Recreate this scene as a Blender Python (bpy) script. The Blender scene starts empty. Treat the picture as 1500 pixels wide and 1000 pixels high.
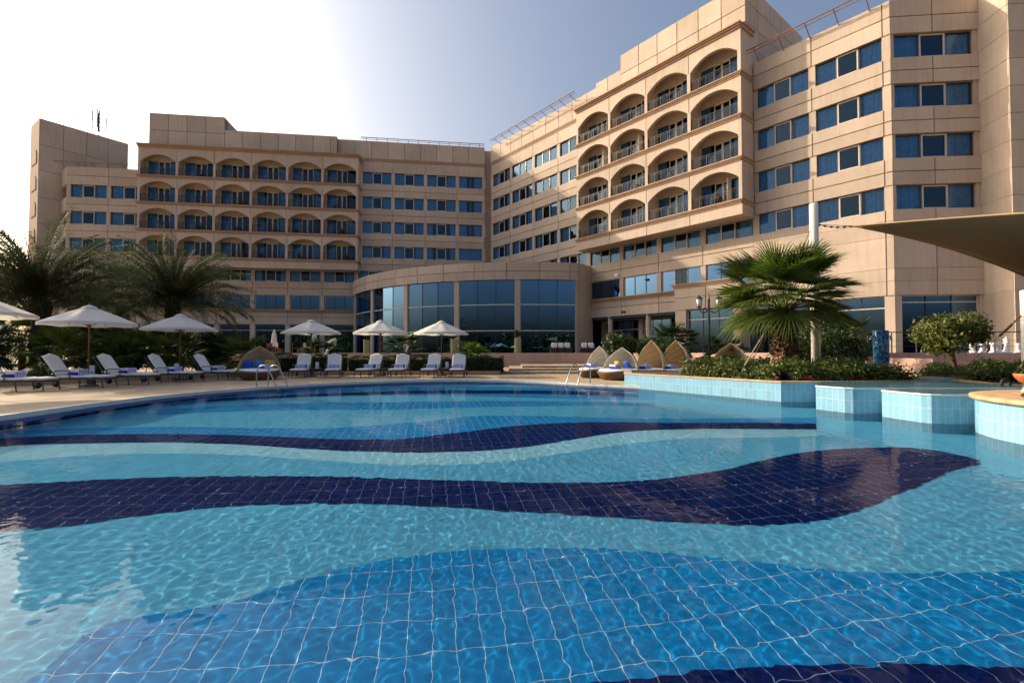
import bpy, bmesh, math, random
import numpy as np
from math import radians as R, sin, cos, pi, sqrt
from mathutils import Vector, Matrix
random.seed(7)
rng = np.random.RandomState(11)
sc = bpy.context.scene
COL = sc.collection

# ------------------------------------------------------------------ camera, sky, sun, exposure
CAMZ, FPX, PITCH = 1.2, 708.0, R(1.38)
cam = bpy.data.cameras.new('camera'); cam.sensor_width = 36; cam.lens = 17; cam.clip_start = .05; cam.clip_end = 5000
camo = bpy.data.objects.new('camera', cam); COL.objects.link(camo)
camo.location = (0, 0, CAMZ); camo.rotation_euler = (R(90) + PITCH, 0, 0); sc.camera = camo
SUN_AZ, SUN_EL = R(-65), R(24)
world = bpy.data.worlds.new('World'); sc.world = world; world.use_nodes = True
wn = world.node_tree
sky = wn.nodes.new('ShaderNodeTexSky'); sky.sky_type = 'NISHITA'; sky.sun_disc = False
sky.sun_elevation = SUN_EL; sky.sun_rotation = SUN_AZ
sky.air_density = 1.0; sky.dust_density = 8; sky.ozone_density = 1.8; sky.altitude = 0
wn.links.new(sky.outputs[0], wn.nodes['Background'].inputs[0]); wn.nodes['Background'].inputs[1].default_value = .15
sun = bpy.data.lights.new('sun', 'SUN'); sun.energy = 3.8; sun.angle = R(.53); sun.color = (1, .83, .60)
suno = bpy.data.objects.new('sun', sun); COL.objects.link(suno)
sdir = Vector((sin(SUN_AZ) * cos(SUN_EL), cos(SUN_AZ) * cos(SUN_EL), sin(SUN_EL)))
suno.rotation_euler = sdir.to_track_quat('Z', 'Y').to_euler()
sun.cycles.is_caustics_light = True
vs = sc.view_settings
vs.view_transform = 'Standard'; vs.look = 'None'; vs.exposure = .54; vs.gamma = 1
sc.render.engine = 'CYCLES'
sc.cycles.caustics_refractive = True; sc.cycles.caustics_reflective = False
sc.cycles.max_bounces = 10; sc.cycles.transparent_max_bounces = 16; sc.cycles.transmission_bounces = 8
sc.cycles.blur_glossy = .5
sc.cycles.sample_clamp_indirect = 6
sc.cycles.use_denoising = True

# ------------------------------------------------------------------ photo geometry helpers
def ray(px, py):
    x = (px - 750) / FPX; v = (500 - py) / FPX
    return np.array([x, cos(PITCH) - v * sin(PITCH), sin(PITCH) + v * cos(PITCH)])
def on_z(px, py, z):                      # point of the horizontal plane z
    d = ray(px, py); t = (z - CAMZ) / d[2]; return (d[0] * t, d[1] * t)
def at_y(px, py, Y):                      # point at depth Y
    d = ray(px, py); t = Y / d[1]; return (d[0] * t, Y, CAMZ + d[2] * t)
DEPTH = 1.2
def on_floor(px, py):                     # pool floor point, through still water
    d = ray(px, py); d = d / np.linalg.norm(d); t = -CAMZ / d[2]; p = d * t
    n = 1 / 1.333; c = -d[2]; s2 = n * n * (1 - c * c)
    r = n * d + np.array([0, 0, n * c - sqrt(1 - s2)]); k = -DEPTH / r[2]
    return (p[0] + r[0] * k, p[1] + r[1] * k)

# ------------------------------------------------------------------ materials
MATS = {}
def nmat(name):
    m = bpy.data.materials.new(name); m.use_nodes = True; MATS[name] = m
    t = m.node_tree; return m, t, t.nodes, t.links, t.nodes['Principled BSDF']
def coords(t, scale=(1, 1, 1), rot=(0, 0, 0), kind='Object'):
    tc = t.nodes.new('ShaderNodeTexCoord'); mp = t.nodes.new('ShaderNodeMapping')
    mp.inputs['Scale'].default_value = scale; mp.inputs['Rotation'].default_value = rot
    t.links.new(tc.outputs[kind], mp.inputs[0]); return mp.outputs[0]
def world_coords(t, scale=(1, 1, 1), rot=(0, 0, 0)):
    g = t.nodes.new('ShaderNodeNewGeometry'); mp = t.nodes.new('ShaderNodeMapping')
    mp.inputs['Scale'].default_value = scale; mp.inputs['Rotation'].default_value = rot
    t.links.new(g.outputs['Position'], mp.inputs[0]); return mp.outputs[0]
def noise(t, vec, scale, detail=4, rough=.55):
    n = t.nodes.new('ShaderNodeTexNoise'); n.inputs['Scale'].default_value = scale; n.inputs['Detail'].default_value = detail
    n.inputs['Roughness'].default_value = rough; t.links.new(vec, n.inputs['Vector']); return n.outputs['Fac']
def ramp(t, fac, stops):
    r = t.nodes.new('ShaderNodeValToRGB'); e = r.color_ramp.elements
    while len(e) < len(stops): e.new(.5)
    for i, (p, c) in enumerate(stops): e[i].position = p; e[i].color = (*c, 1)
    t.links.new(fac, r.inputs[0]); return r.outputs[0]
def mix(t, a, b, fac, mode='MIX'):
    m = t.nodes.new('ShaderNodeMix'); m.data_type = 'RGBA'; m.blend_type = mode
    for sock, v in ((m.inputs[6], a), (m.inputs[7], b), (m.inputs[0], fac)):
        if isinstance(v, bpy.types.NodeSocket): t.links.new(v, sock)
        elif isinstance(v, tuple): sock.default_value = (*v, 1)
        else: sock.default_value = v
    return m.outputs[2]
def bump(t, h, strength=.3, dist=.02):
    b = t.nodes.new('ShaderNodeBump'); b.inputs['Strength'].default_value = strength; b.inputs['Distance'].default_value = dist
    t.links.new(h, b.inputs['Height']); return b.outputs[0]
def plain(name, c, rough=.5, metal=0, var=.12, vs_=6, bmp=0, spec=None):
    m, t, n, l, p = nmat(name)
    v = coords(t); f = noise(t, v, vs_)
    lo = tuple(x * (1 - var) for x in c); hi = tuple(min(1, x * (1 + var)) for x in c)
    l.new(ramp(t, f, [(.3, lo), (.7, hi)]), p.inputs['Base Color'])
    p.inputs['Roughness'].default_value = rough; p.inputs['Metallic'].default_value = metal
    if spec is not None: p.inputs['Specular IOR Level'].default_value = spec
    if bmp: l.new(bump(t, noise(t, v, vs_ * 8), bmp), p.inputs['Normal'])
    return m
def panel_mat(name, c, dark=.78):
    # precast panel: fine grain, rain streaks, broad patches
    m, t, n, l, p = nmat(name)
    v = coords(t); broad = noise(t, v, .35, 4, .6); fine = noise(t, v, 9, 6, .7)
    streak = noise(t, coords(t, (2.2, 2.2, .18)), 1.6, 5, .65)
    a = ramp(t, broad, [(.3, tuple(x * .88 for x in c)), (.7, tuple(x * 1.06 for x in c))])
    b = mix(t, a, (c[0] * dark * .85, c[1] * dark * .72, c[2] * dark * .6), ramp(t, streak, [(.47, (0, 0, 0)), (.75, (.42, .42, .42))]))
    d = mix(t, b, ramp(t, fine, [(.25, (.86, .86, .86)), (.75, (1, 1, 1))]), 1.0, 'MULTIPLY')
    gi = n.new('ShaderNodeNewGeometry'); d = mix(t, d, ramp(t, gi.outputs['Random Per Island'], [(0, (.87, .86, .85)), (1, (1.04, 1.03, 1.02))]), 1.0, 'MULTIPLY')
    l.new(d, p.inputs['Base Color']); p.inputs['Roughness'].default_value = .82
    l.new(bump(t, fine, .15, .01), p.inputs['Normal']); return m
panel_mat('panel', (.64, .525, .42))
plain('joint', (.33, .22, .15), .9)
panel_mat('ledge', (.50, .335, .225))
panel_mat('terrace_render', (.56, .36, .29))
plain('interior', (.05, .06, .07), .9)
plain('balcony_paint', (.62, .49, .37), .8)
plain('cream_frame', (.64, .59, .51), .4)
plain('dark_frame', (.16, .15, .14), .4)
plain('iron', (.02, .018, .02), .45)
plain('steel', (.42, .42, .42), .22, 1, .03)
plain('rail_steel', (.28, .13, .09), .5)
plain('white_post', (.78, .74, .66), .35, 0, .05, 2)
plain('door_glass_dark', (.01, .015, .025), .1)
# facade glass: blue tint with a coated reflection
def glass_mat(name, tint, refl, base=.18, rough=.01):
    m, t, n, l, p = nmat(name); n.remove(p)
    tr = n.new('ShaderNodeBsdfTransparent'); tr.inputs[0].default_value = (*tint, 1)
    gl = n.new('ShaderNodeBsdfGlossy'); gl.inputs[0].default_value = (*refl, 1); gl.inputs['Roughness'].default_value = rough
    fr = n.new('ShaderNodeFresnel'); fr.inputs[0].default_value = 1.45
    ad = n.new('ShaderNodeMath'); ad.operation = 'ADD'; ad.inputs[1].default_value = base; ad.use_clamp = True; l.new(fr.outputs[0], ad.inputs[0])
    nz = noise(t, coords(t), .8, 1); l.new(bump(t, nz, .06, .05), gl.inputs['Normal'])
    mx = n.new('ShaderNodeMixShader'); l.new(ad.outputs[0], mx.inputs[0]); l.new(tr.outputs[0], mx.inputs[1]); l.new(gl.outputs[0], mx.inputs[2])
    l.new(mx.outputs[0], n['Material Output'].inputs[0]); return m
glass_mat('window_glass', (.31, .55, .84), (.34, .52, .72), .05)
glass_mat('curtain_wall_glass', (.05, .14, .26), (.25, .50, .92), .32)
plain('curtain', (.74, .84, .88), .9, 0, .2, 3)
plain('roof', (.35, .31, .27), .9)
# cloths
def cloth_mat(name, c, trans=.35, scale=60):
    m, t, n, l, p = nmat(name); v = coords(t)
    col = ramp(t, noise(t, v, 2.5), [(.3, tuple(x * .92 for x in c)), (.7, c)])
    p.inputs['Roughness'].default_value = .9; l.new(col, p.inputs['Base Color'])
    l.new(bump(t, noise(t, v, scale), .12, .01), p.inputs['Normal'])
    ts = n.new('ShaderNodeBsdfTranslucent'); l.new(col, ts.inputs[0]); mx = n.new('ShaderNodeMixShader'); mx.inputs[0].default_value = trans
    l.new(p.outputs[0], mx.inputs[1]); l.new(ts.outputs[0], mx.inputs[2]); l.new(mx.outputs[0], n['Material Output'].inputs[0]); return m
cloth_mat('parasol_cloth', (.80, .78, .74), .30)
cloth_mat('cushion_cloth', (.88, .87, .85), .0)
cloth_mat('daybed_cloth', (.64, .51, .33), .3)
cloth_mat('daybed_cloth_pale', (.62, .60, .52), .30)
cloth_mat('sail_cloth', (.30, .20, .10), .03)
cloth_mat('yellow_cloth', (.75, .42, .05), .0)
cloth_mat('blue_cloth', (.02, .10, .55), .0)
cloth_mat('teal_cloth', (.05, .25, .50), .0)
plain('lounger_frame', (.055, .062, .07), .45)
plain('wood', (.22, .09, .035), .5, 0, .3, 12)
plain('rubber', (.015, .015, .015), .7)
plain('card', (.75, .77, .8), .5)
plain('white_plastic', (.8, .8, .8), .35, 0, .04)
plain('black_plastic', (.012, .012, .014), .3)
plain('terracotta', (.38, .12, .05), .6)
plain('skin', (.42, .24, .16), .6)
plain('dark_cloth', (.06, .03, .02), .9)
plain('flower', (.65, .02, .12), .7)
plain('lantern_glass', (.75, .75, .72), .3)
plain('planter_glaze', (.42, .43, .20), .5)
def towel_mat():
    m, t, n, l, p = nmat('towel_cloth')
    w = n.new('ShaderNodeTexWave'); w.inputs['Scale'].default_value = 5.5; w.inputs['Distortion'].default_value = .6; w.bands_direction = 'Y'
    l.new(coords(t), w.inputs['Vector'])
    l.new(ramp(t, w.outputs['Fac'], [(.45, (.01, .03, .5)), (.55, (.8, .82, .88))]), p.inputs['Base Color']); p.inputs['Roughness'].default_value = .95
towel_mat()
def wicker_mat(name, c):
    m, t, n, l, p = nmat(name)
    b = n.new('ShaderNodeTexBrick'); b.inputs['Scale'].default_value = 1; b.inputs['Brick Width'].default_value = .05; b.inputs['Row Height'].default_value = .018; b.inputs['Mortar Size'].default_value = .003
    b.inputs['Color1'].default_value = (*c, 1); b.inputs['Color2'].default_value = (c[0] * .6, c[1] * .6, c[2] * .6, 1); b.inputs['Mortar'].default_value = (c[0] * .25, c[1] * .25, c[2] * .25, 1)
    l.new(coords(t, (1, 1, 1), (R(90), 0, 0)), b.inputs['Vector']); l.new(b.outputs[0], p.inputs['Base Color']); p.inputs['Roughness'].default_value = .7
    l.new(bump(t, b.outputs['Fac'], .5, .01), p.inputs['Normal'])
wicker_mat('wicker', (.24, .115, .05))
wicker_mat('dark_wicker', (.08, .04, .025))
# foliage
def leaf_mat(name, c1, c2, trans=.3, scale=2.2, rough=.45):
    m, t, n, l, p = nmat(name)
    v = coords(t); f = noise(t, v, scale, 3); f2 = noise(t, v, 14, 2)
    mxv = n.new('ShaderNodeMath'); mxv.operation = 'ADD'; l.new(f, mxv.inputs[0]); l.new(f2, mxv.inputs[1])
    hv = n.new('ShaderNodeMath'); hv.operation = 'MULTIPLY'; hv.inputs[1].default_value = .5; l.new(mxv.outputs[0], hv.inputs[0])
    c = ramp(t, hv.outputs[0], [(.36, c1), (.62, c2)])
    l.new(c, p.inputs['Base Color']); p.inputs['Roughness'].default_value = rough; p.inputs['Specular IOR Level'].default_value = .35
    ts = n.new('ShaderNodeBsdfTranslucent'); l.new(mix(t, c, (1.0, 1.25, .5), 1.0, 'MULTIPLY'), ts.inputs[0])
    mx = n.new('ShaderNodeMixShader'); mx.inputs[0].default_value = trans
    l.new(p.outputs[0], mx.inputs[1]); l.new(ts.outputs[0], mx.inputs[2]); l.new(mx.outputs[0], n['Material Output'].inputs[0])
leaf_mat('date_leaf', (.07, .08, .045), (.16, .185, .10), .14, 2.2, .75)
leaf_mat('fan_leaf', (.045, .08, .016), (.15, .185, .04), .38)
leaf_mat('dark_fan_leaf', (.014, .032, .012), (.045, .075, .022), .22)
leaf_mat('shrub_leaf', (.018, .035, .010), (.055, .085, .022), .25, 3)
leaf_mat('hedge_leaf', (.04, .07, .015), (.13, .16, .035), .25, 3)
leaf_mat('glossy_leaf', (.05, .075, .015), (.15, .16, .04), .25, 3, .55)
leaf_mat('straw_leaf', (.25, .17, .06), (.40, .30, .12), .25)
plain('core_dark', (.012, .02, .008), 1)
plain('soil', (.06, .04, .025), 1)
def bark_mat(name, c, sc_=(1, 1, 5)):
    m, t, n, l, p = nmat(name)
    vo = n.new('ShaderNodeTexVoronoi'); vo.inputs['Scale'].default_value = 7; l.new(coords(t, (1, 1, 1.2)), vo.inputs['Vector'])
    l.new(mix(t, ramp(t, vo.outputs['Distance'], [(0, tuple(x * 1.5 for x in c)), (.5, tuple(x * .35 for x in c))]), noise(t, coords(t), 20), .3, 'MULTIPLY'), p.inputs['Base Color'])
    p.inputs['Roughness'].default_value = .95; l.new(bump(t, vo.outputs['Distance'], .8, .04), p.inputs['Normal'])
bark_mat('date_bark', (.11, .085, .06))
bark_mat('fan_bark', (.26, .13, .06))
plain('pale_stub', (.5, .38, .24), .9, 0, .3, 8)
# pool tiles
def tile_mat(name, c, grout, wobble=.12, rough=.6, size=(.155, .30), rot=-9.3, msize=.0045, vert=False, spec=.08):
    m, t, n, l, p = nmat(name)
    b = n.new('ShaderNodeTexBrick'); b.offset = 0; b.inputs['Scale'].default_value = 1
    b.inputs['Brick Width'].default_value = size[0]; b.inputs['Row Height'].default_value = size[1]; b.inputs['Mortar Size'].default_value = msize; b.inputs['Mortar Smooth'].default_value = .1
    lo = tuple(x * (1 - wobble) for x in c); hi = tuple(min(1, x * (1 + wobble)) for x in c)
    b.inputs['Color1'].default_value = (*lo, 1); b.inputs['Color2'].default_value = (*hi, 1); b.inputs['Mortar'].default_value = (*grout, 1)
    if vert:
        uv = n.new('ShaderNodeUVMap'); l.new(uv.outputs[0], b.inputs['Vector']); v = coords(t)
    else:
        v = world_coords(t, (1, 1, 1), (0, 0, R(rot))); l.new(v, b.inputs['Vector'])
    mott = ramp(t, noise(t, v, 22, 3, .7), [(.3, (.82, .84, .86)), (.7, (1, 1, 1))])
    l.new(mix(t, b.outputs[0], mott, 1.0, 'MULTIPLY'), p.inputs['Base Color']); p.inputs['Roughness'].default_value = rough
    p.inputs['Specular IOR Level'].default_value = spec
    return m
GR = (.62, .70, .70)
tile_mat('floor_aqua', (.105, .40, .60), (.25, .49, .60), .05, msize=.0022)
tile_mat('floor_pale', (.29, .58, .70), (.42, .66, .74), .05, msize=.0022)
tile_mat('floor_blue', (.005, .235, .54), GR, .08, msize=.0021)
tile_mat('floor_navy', (.001, .010, .085), (.26, .34, .46), .12, msize=.0018)
tile_mat('wall_aqua', (.24, .48, .62), (.50, .60, .64), .08, .15, (.125, .25), 0, .005, True)
tile_mat('wall_blue', (.012, .17, .60), (.15, .30, .45), .15, .2, (.125, .25), 0, .004, True)
# water
m, t, n, l, p = nmat('water')
n.remove(p); rf = n.new('ShaderNodeBsdfRefraction'); rf.inputs['Roughness'].default_value = 0; rf.inputs['IOR'].default_value = 1.333; rf.inputs['Color'].default_value = (.88, .96, 1, 1)
gl = n.new('ShaderNodeBsdfGlossy'); gl.inputs['Roughness'].default_value = 0; fr = n.new('ShaderNodeFresnel'); fr.inputs['IOR'].default_value = 1.333
mu = n.new('ShaderNodeMath'); mu.operation = 'MULTIPLY'; mu.inputs[1].default_value = .37; l.new(fr.outputs[0], mu.inputs[0]); mx = n.new('ShaderNodeMixShader'); l.new(mu.outputs[0], mx.inputs[0])
l.new(rf.outputs[0], mx.inputs[1]); l.new(gl.outputs[0], mx.inputs[2]); l.new(mx.outputs[0], n['Material Output'].inputs[0])
# paving
def paving(name, c, size, ms=.008):
    m, t, n, l, p = nmat(name); v = world_coords(t, (1, 1, 1), (0, 0, R(12)))
    b = n.new('ShaderNodeTexBrick'); b.inputs['Scale'].default_value = 1; b.inputs['Brick Width'].default_value = size[0]; b.inputs['Row Height'].default_value = size[1]; b.inputs['Mortar Size'].default_value = ms
    b.inputs['Color1'].default_value = (*(x * .9 for x in c), 1); b.inputs['Color2'].default_value = (*(x * 1.08 for x in c), 1); b.inputs['Mortar'].default_value = (*(x * .55 for x in c), 1)
    l.new(v, b.inputs['Vector'])
    st = ramp(t, noise(t, v, .8, 6, .65), [(.35, (.66, .62, .58)), (.65, (1, 1, 1))]); fi = ramp(t, noise(t, v, 25, 4, .7), [(.3, (.8, .8, .8)), (.7, (1.0, 1.0, 1.0))])
    l.new(mix(t, mix(t, b.outputs[0], st, .8, 'MULTIPLY'), fi, 1., 'MULTIPLY'), p.inputs['Base Color']); p.inputs['Roughness'].default_value = .8
    l.new(bump(t, noise(t, v, 30), .2, .01), p.inputs['Normal'])
paving('deck_stone', (.50, .38, .25), (.6, .3))
paving('terrace_stone', (.40, .28, .20), (.4, .4))
plain('coping_white', (.75, .72, .66), .5, 0, .1, 4)
plain('sand', (.36, .28, .19), .95, 0, .2, .05)
m, t, n, l, p = nmat('coping_stone'); v = coords(t)
l.new(ramp(t, noise(t, v, 5, 6, .7), [(.3, (.36, .20, .09)), (.6, (.62, .42, .24))]), p.inputs['Base Color']); p.inputs['Roughness'].default_value = .55
m, t, n, l, p = nmat('mosaic'); vo = n.new('ShaderNodeTexVoronoi'); vo.inputs['Scale'].default_value = 28; vo.inputs['Randomness'].default_value = .3; l.new(coords(t), vo.inputs['Vector'])
sp = n.new('ShaderNodeSeparateColor'); l.new(vo.outputs['Color'], sp.inputs[0])
l.new(ramp(t, sp.outputs[0], [(.1, (.01, .03, .18)), (.45, (.02, .12, .40)), (.75, (.05, .25, .45)), (.95, (.12, .42, .50))]), p.inputs['Base Color']); p.inputs['Roughness'].default_value = .15
M = MATS

# ------------------------------------------------------------------ mesh builder
class MB:
    def __init__(s): s.v = []; s.f = []; s.m = []; s.uv = {}
    def add(s, vs_, fs, mi=0):
        b = len(s.v); s.v += [tuple(map(float, p)) for p in vs_]; s.f += [tuple(b + i for i in f) for f in fs]; s.m += [mi] * len(fs)
    def box(s, x0, x1, y0, y1, z0, z1, mi=0):
        if x1 < x0: x0, x1 = x1, x0
        if y1 < y0: y0, y1 = y1, y0
        s.add([(x0, y0, z0), (x1, y0, z0), (x1, y1, z0), (x0, y1, z0), (x0, y0, z1), (x1, y0, z1), (x1, y1, z1), (x0, y1, z1)],
              [(0, 3, 2, 1), (4, 5, 6, 7), (0, 1, 5, 4), (1, 2, 6, 5), (2, 3, 7, 6), (3, 0, 4, 7)], mi)
    def bar(s, p, q, r, mi=0, n=6, r2=None, cap=True):
        s.tube([p, q], [r, r if r2 is None else r2], mi, n, cap)
    def tube(s, pts, rs, mi=0, n=8, cap=True):
        pts = [Vector(p) for p in pts]
        if not hasattr(rs, '__len__'): rs = [rs] * len(pts)
        b = len(s.v); up = Vector((0, 0, 1)); prev = None
        for i, p in enumerate(pts):
            d = (pts[min(i + 1, len(pts) - 1)] - pts[max(i - 1, 0)]).normalized()
            if prev is None:
                a = d.cross(up) if abs(d.z) < .95 else d.cross(Vector((0, 1, 0)))
            else: a = prev - d * prev.dot(d)
            a.normalize(); prev = a; c = d.cross(a)
            for k in range(n):
                th = 2 * pi * k / n; s.v.append(tuple(p + (a * cos(th) + c * sin(th)) * rs[i]))
        for i in range(len(pts) - 1):
            for k in range(n):
                k2 = (k + 1) % n; s.f.append((b + i * n + k, b + i * n + k2, b + (i + 1) * n + k2, b + (i + 1) * n + k)); s.m.append(mi)
        if cap:
            s.f.append(tuple(b + k for k in reversed(range(n)))); s.m.append(mi)
            e = b + (len(pts) - 1) * n; s.f.append(tuple(e + k for k in range(n))); s.m.append(mi)
    def lathe(s, prof, mi=0, n=20, c=(0, 0, 0), sx=1, sy=1):
        b = len(s.v)
        for r, z in prof:
            for k in range(n):
                th = 2 * pi * k / n; s.v.append((c[0] + r * sx * cos(th), c[1] + r * sy * sin(th), c[2] + z))
        for i in range(len(prof) - 1):
            for k in range(n):
                k2 = (k + 1) % n; s.f.append((b + i * n + k, b + i * n + k2, b + (i + 1) * n + k2, b + (i + 1) * n + k)); s.m.append(mi)
        if prof[0][0] > 1e-4: s.f.append(tuple(b + k for k in reversed(range(n)))); s.m.append(mi)
        e = b + (len(prof) - 1) * n
        if prof[-1][0] > 1e-4: s.f.append(tuple(e + k for k in range(n))); s.m.append(mi)
    def surf(s, g, mi=0, closed=False):       # g: rows of points
        b = len(s.v); nr = len(g); nc = len(g[0])
        for r in g:
            for p in r: s.v.append(tuple(map(float, p)))
        for i in range(nr - 1):
            for k in range(nc if closed else nc - 1):
                k2 = (k + 1) % nc; s.f.append((b + i * nc + k, b + i * nc + k2, b + (i + 1) * nc + k2, b + (i + 1) * nc + k)); s.m.append(mi)
    def mesh(s, name, mats, smooth=False):
        me = bpy.data.meshes.new(name); me.from_pydata(s.v, [], s.f)
        for mm in (mats if isinstance(mats, (list, tuple)) else [mats]): me.materials.append(M[mm])
        if len(set(s.m)) > 1 or (s.m and s.m[0]): me.polygons.foreach_set('material_index', s.m)
        if smooth: me.polygons.foreach_set('use_smooth', [True] * len(s.f))
        me.update(); return me
    def build(s, name, mats, parent=None, smooth=False, loc=None, rz=0, bevel=0):
        return link(name, s.mesh(name, mats, smooth), parent, loc, rz, bevel)
def link(name, me, parent=None, loc=None, rz=0, bevel=0):
    o = bpy.data.objects.new(name, me); COL.objects.link(o)
    if parent is not None: o.parent = parent
    if loc is not None: o.location = loc
    o.rotation_euler = (0, 0, rz)
    if bevel:
        b = o.modifiers.new('bevel', 'BEVEL'); b.width = bevel; b.segments = 2; b.limit_method = 'ANGLE'; b.angle_limit = R(40)
    return o
def thing(name, label, cat, loc=(0, 0, 0), rz=0, group=None):
    o = bpy.data.objects.new(name, None); COL.objects.link(o); o.location = loc; o.rotation_euler = (0, 0, rz); o.empty_display_size = .2
    return tag(o, label, cat, group)
def tag(o, label, cat, group=None):
    o['label'] = label; o['category'] = cat
    if group: o['group'] = group
    return o
def structure(o): o['kind'] = 'structure'; return o
def copy_tree(o, parent=None):
    c = o.copy(); COL.objects.link(c); c.parent = parent
    for ch in o.children: copy_tree(ch, c)
    return c
def fast_mesh(name, v, f, mats, smooth=False, mi=None):
    me = bpy.data.meshes.new(name); v = np.asarray(v, np.float32); f = np.asarray(f, np.int32); k = f.shape[1]
    me.vertices.add(len(v)); me.vertices.foreach_set('co', v.ravel()); me.loops.add(f.size); me.loops.foreach_set('vertex_index', f.ravel())
    me.polygons.add(len(f)); me.polygons.foreach_set('loop_start', np.arange(0, f.size, k, dtype=np.int32)); me.polygons.foreach_set('loop_total', np.full(len(f), k, np.int32))
    if smooth: me.polygons.foreach_set('use_smooth', np.ones(len(f), bool))
    for mm in (mats if isinstance(mats, (list, tuple)) else [mats]): me.materials.append(M[mm])
    if mi is not None: me.polygons.foreach_set('material_index', np.asarray(mi, np.int32))
    me.update(calc_edges=True); return me
def catmull(pts, n=6, closed=False):
    out = []; N = len(pts)
    for i in range(N if closed else N - 1):
        g = lambda k: np.array(pts[k % N] if closed else pts[min(max(k, 0), N - 1)], float)
        a, b, c, d = g(i - 1), g(i), g(i + 1), g(i + 2)
        for j in range(n):
            u = j / n; out.append(tuple(.5 * (2 * b + (c - a) * u + (2 * a - 5 * b + 4 * c - d) * u * u + (3 * b - a - 3 * c + d) * u ** 3)))
    if not closed: out.append(tuple(map(float, pts[-1])))
    return out

# ================================================================== POOL, DECK, TERRACE
RIM = catmull([(-9.1, -4), (-9.1, 3), (-9.15, 8.6), (-9.35, 10.8), (-9.3, 12.9), (-8.8, 14.9), (-7.6, 17.3), (-6.1, 18.9), (-4.1, 20.15), (-2.1, 20.55), (-.3, 20.1), (1.3, 19.15), (2.76, 17.8), (4.5, 16.3)], 6)
HOLE = RIM + [(9, 14.5), (14, 12.5), (14, -4)]
def ring_sheet(name, inner, outer, z, mat, lo=None, wall=None):
    bm = bmesh.new()
    def loop(p):
        vs_ = [bm.verts.new((x, y, z)) for x, y in p]
        return vs_, [bm.edges.new((vs_[i], vs_[(i + 1) % len(vs_)])) for i in range(len(vs_))]
    iv, ie = loop(inner); ov, oe = loop(outer)
    bmesh.ops.triangle_fill(bm, use_beauty=True, use_dissolve=False, edges=ie + oe)
    for f in bm.faces:
        f.normal_update()
        if f.normal.z < 0: f.normal_flip()
    me = bpy.data.meshes.new(name); bm.to_mesh(me); bm.free(); me.materials.append(M[mat]); return link(name, me)
structure(ring_sheet('pool_deck', HOLE, [(-60, -30), (60, -30), (60, 90), (-60, 90)], .08, 'deck_stone'))
structure(ring_sheet('ground', [(-59.9, -29.9), (59.9, -29.9), (59.9, 89.9), (-59.9, 89.9)], [(-2500, -2500), (2500, -2500), (2500, 2500), (-2500, 2500)], .07, 'sand'))
def offset(p, d):
    out = []
    for i, q in enumerate(p):
        a = np.array(p[max(i - 1, 0)]); b = np.array(p[min(i + 1, len(p) - 1)]); t = b - a; t = t / np.linalg.norm(t)
        out.append((q[0] - t[1] * d, q[1] + t[0] * d))
    return out
def strip(name, p, d0, d1, z0, z1, mat):
    a = offset(p, d0); b = offset(p, d1); mb = MB()
    mb.surf([[(*q, z0) for q in a], [(*q, z1) for q in a], [(*q, z1) for q in b], [(*q, z0) for q in b]]); return mb.build(name, mat)
structure(strip('pool_rim', RIM, -.012, .085, -.15, .088, 'coping_white'))

def wall_poly(name, pts, z0, z1, mats, parent=None, top=True, closed=True, flip=False):
    # vertical tiled faces round a polygon, UV in metres, and a flat top
    vs_, fs, uvs, mi = [], [], [], []
    N = len(pts); u = 0
    for i in range(N if closed else N - 1):
        a, b = pts[i], pts[(i + 1) % N]; L = math.dist(a, b); k = len(vs_)
        vs_ += [(*a, z0), (*b, z0), (*b, z1), (*a, z1)]; fs.append((k, k + 1, k + 2, k + 3)); uvs += [(u, z0), (u + L, z0), (u + L, z1), (u, z1)]; mi.append(0); u += L
    if top:
        k = len(vs_); vs_ += [(*q, z1) for q in pts]; fs.append(tuple(range(k, k + N))); uvs += list(pts); mi.append(1)
    if flip: pass
    me = bpy.data.meshes.new(name); me.from_pydata(vs_, [], fs); ul = me.uv_layers.new(name='UVMap')
    ul.data.foreach_set('uv', np.array(uvs, np.float32).ravel())
    for mm in mats: me.materials.append(M[mm])
    me.polygons.foreach_set('material_index', mi); me.update(); return link(name, me, parent)
o = structure(wall_poly('pool_wall', [q for q in RIM], -DEPTH, .07, ['wall_blue', 'wall_blue'], None, False, False)); o.cycles.is_caustics_receiver = True

# water surface: real ripples
def grid_mesh(name, xs, ys, zf, mat):
    X, Y = np.meshgrid(xs, ys); Z = zf(X, Y); v = np.stack([X, Y, Z], -1).reshape(-1, 3); i = np.arange(X.size).reshape(X.shape)
    f = np.stack([i[:-1, :-1], i[:-1, 1:], i[1:, 1:], i[1:, :-1]], -1).reshape(-1, 4)
    return link(name, fast_mesh(name, v, f, mat, True))
wr = np.random.RandomState(5)
WAVES = [(2 * pi / (.062 * (1 + 2.2 * wr.uniform() ** 1.5)), wr.uniform(0, 2 * pi), wr.uniform(0, 6.28)) for _ in range(52)] + [(2 * pi / wr.uniform(.25, .6), wr.uniform(0, 2 * pi), wr.uniform(0, 6.28)) for _ in range(6)]
def wz(X, Y):
    Z = 0 * X
    amp = .75 + .25 * np.sin(X * .9 + 1.3 * np.sin(Y * .6)) * np.sin(Y * .7 + .8)
    for k, th, ph in WAVES:
        Z = Z + (.0027 if k > 26 else .0018) / k * np.sin(k * (X * cos(th) + Y * sin(th)) + ph + .5 * np.sin(X * .8 + Y * .5 + ph))
    return Z * amp
def graded(a, b, fa, fb, fine, coarse):
    out = [a]
    while out[-1] < b:
        x = out[-1]; dd = max(fa - x, x - fb, 0); out.append(x + min(fine + dd * .005, coarse))
    return np.array(out)
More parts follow.
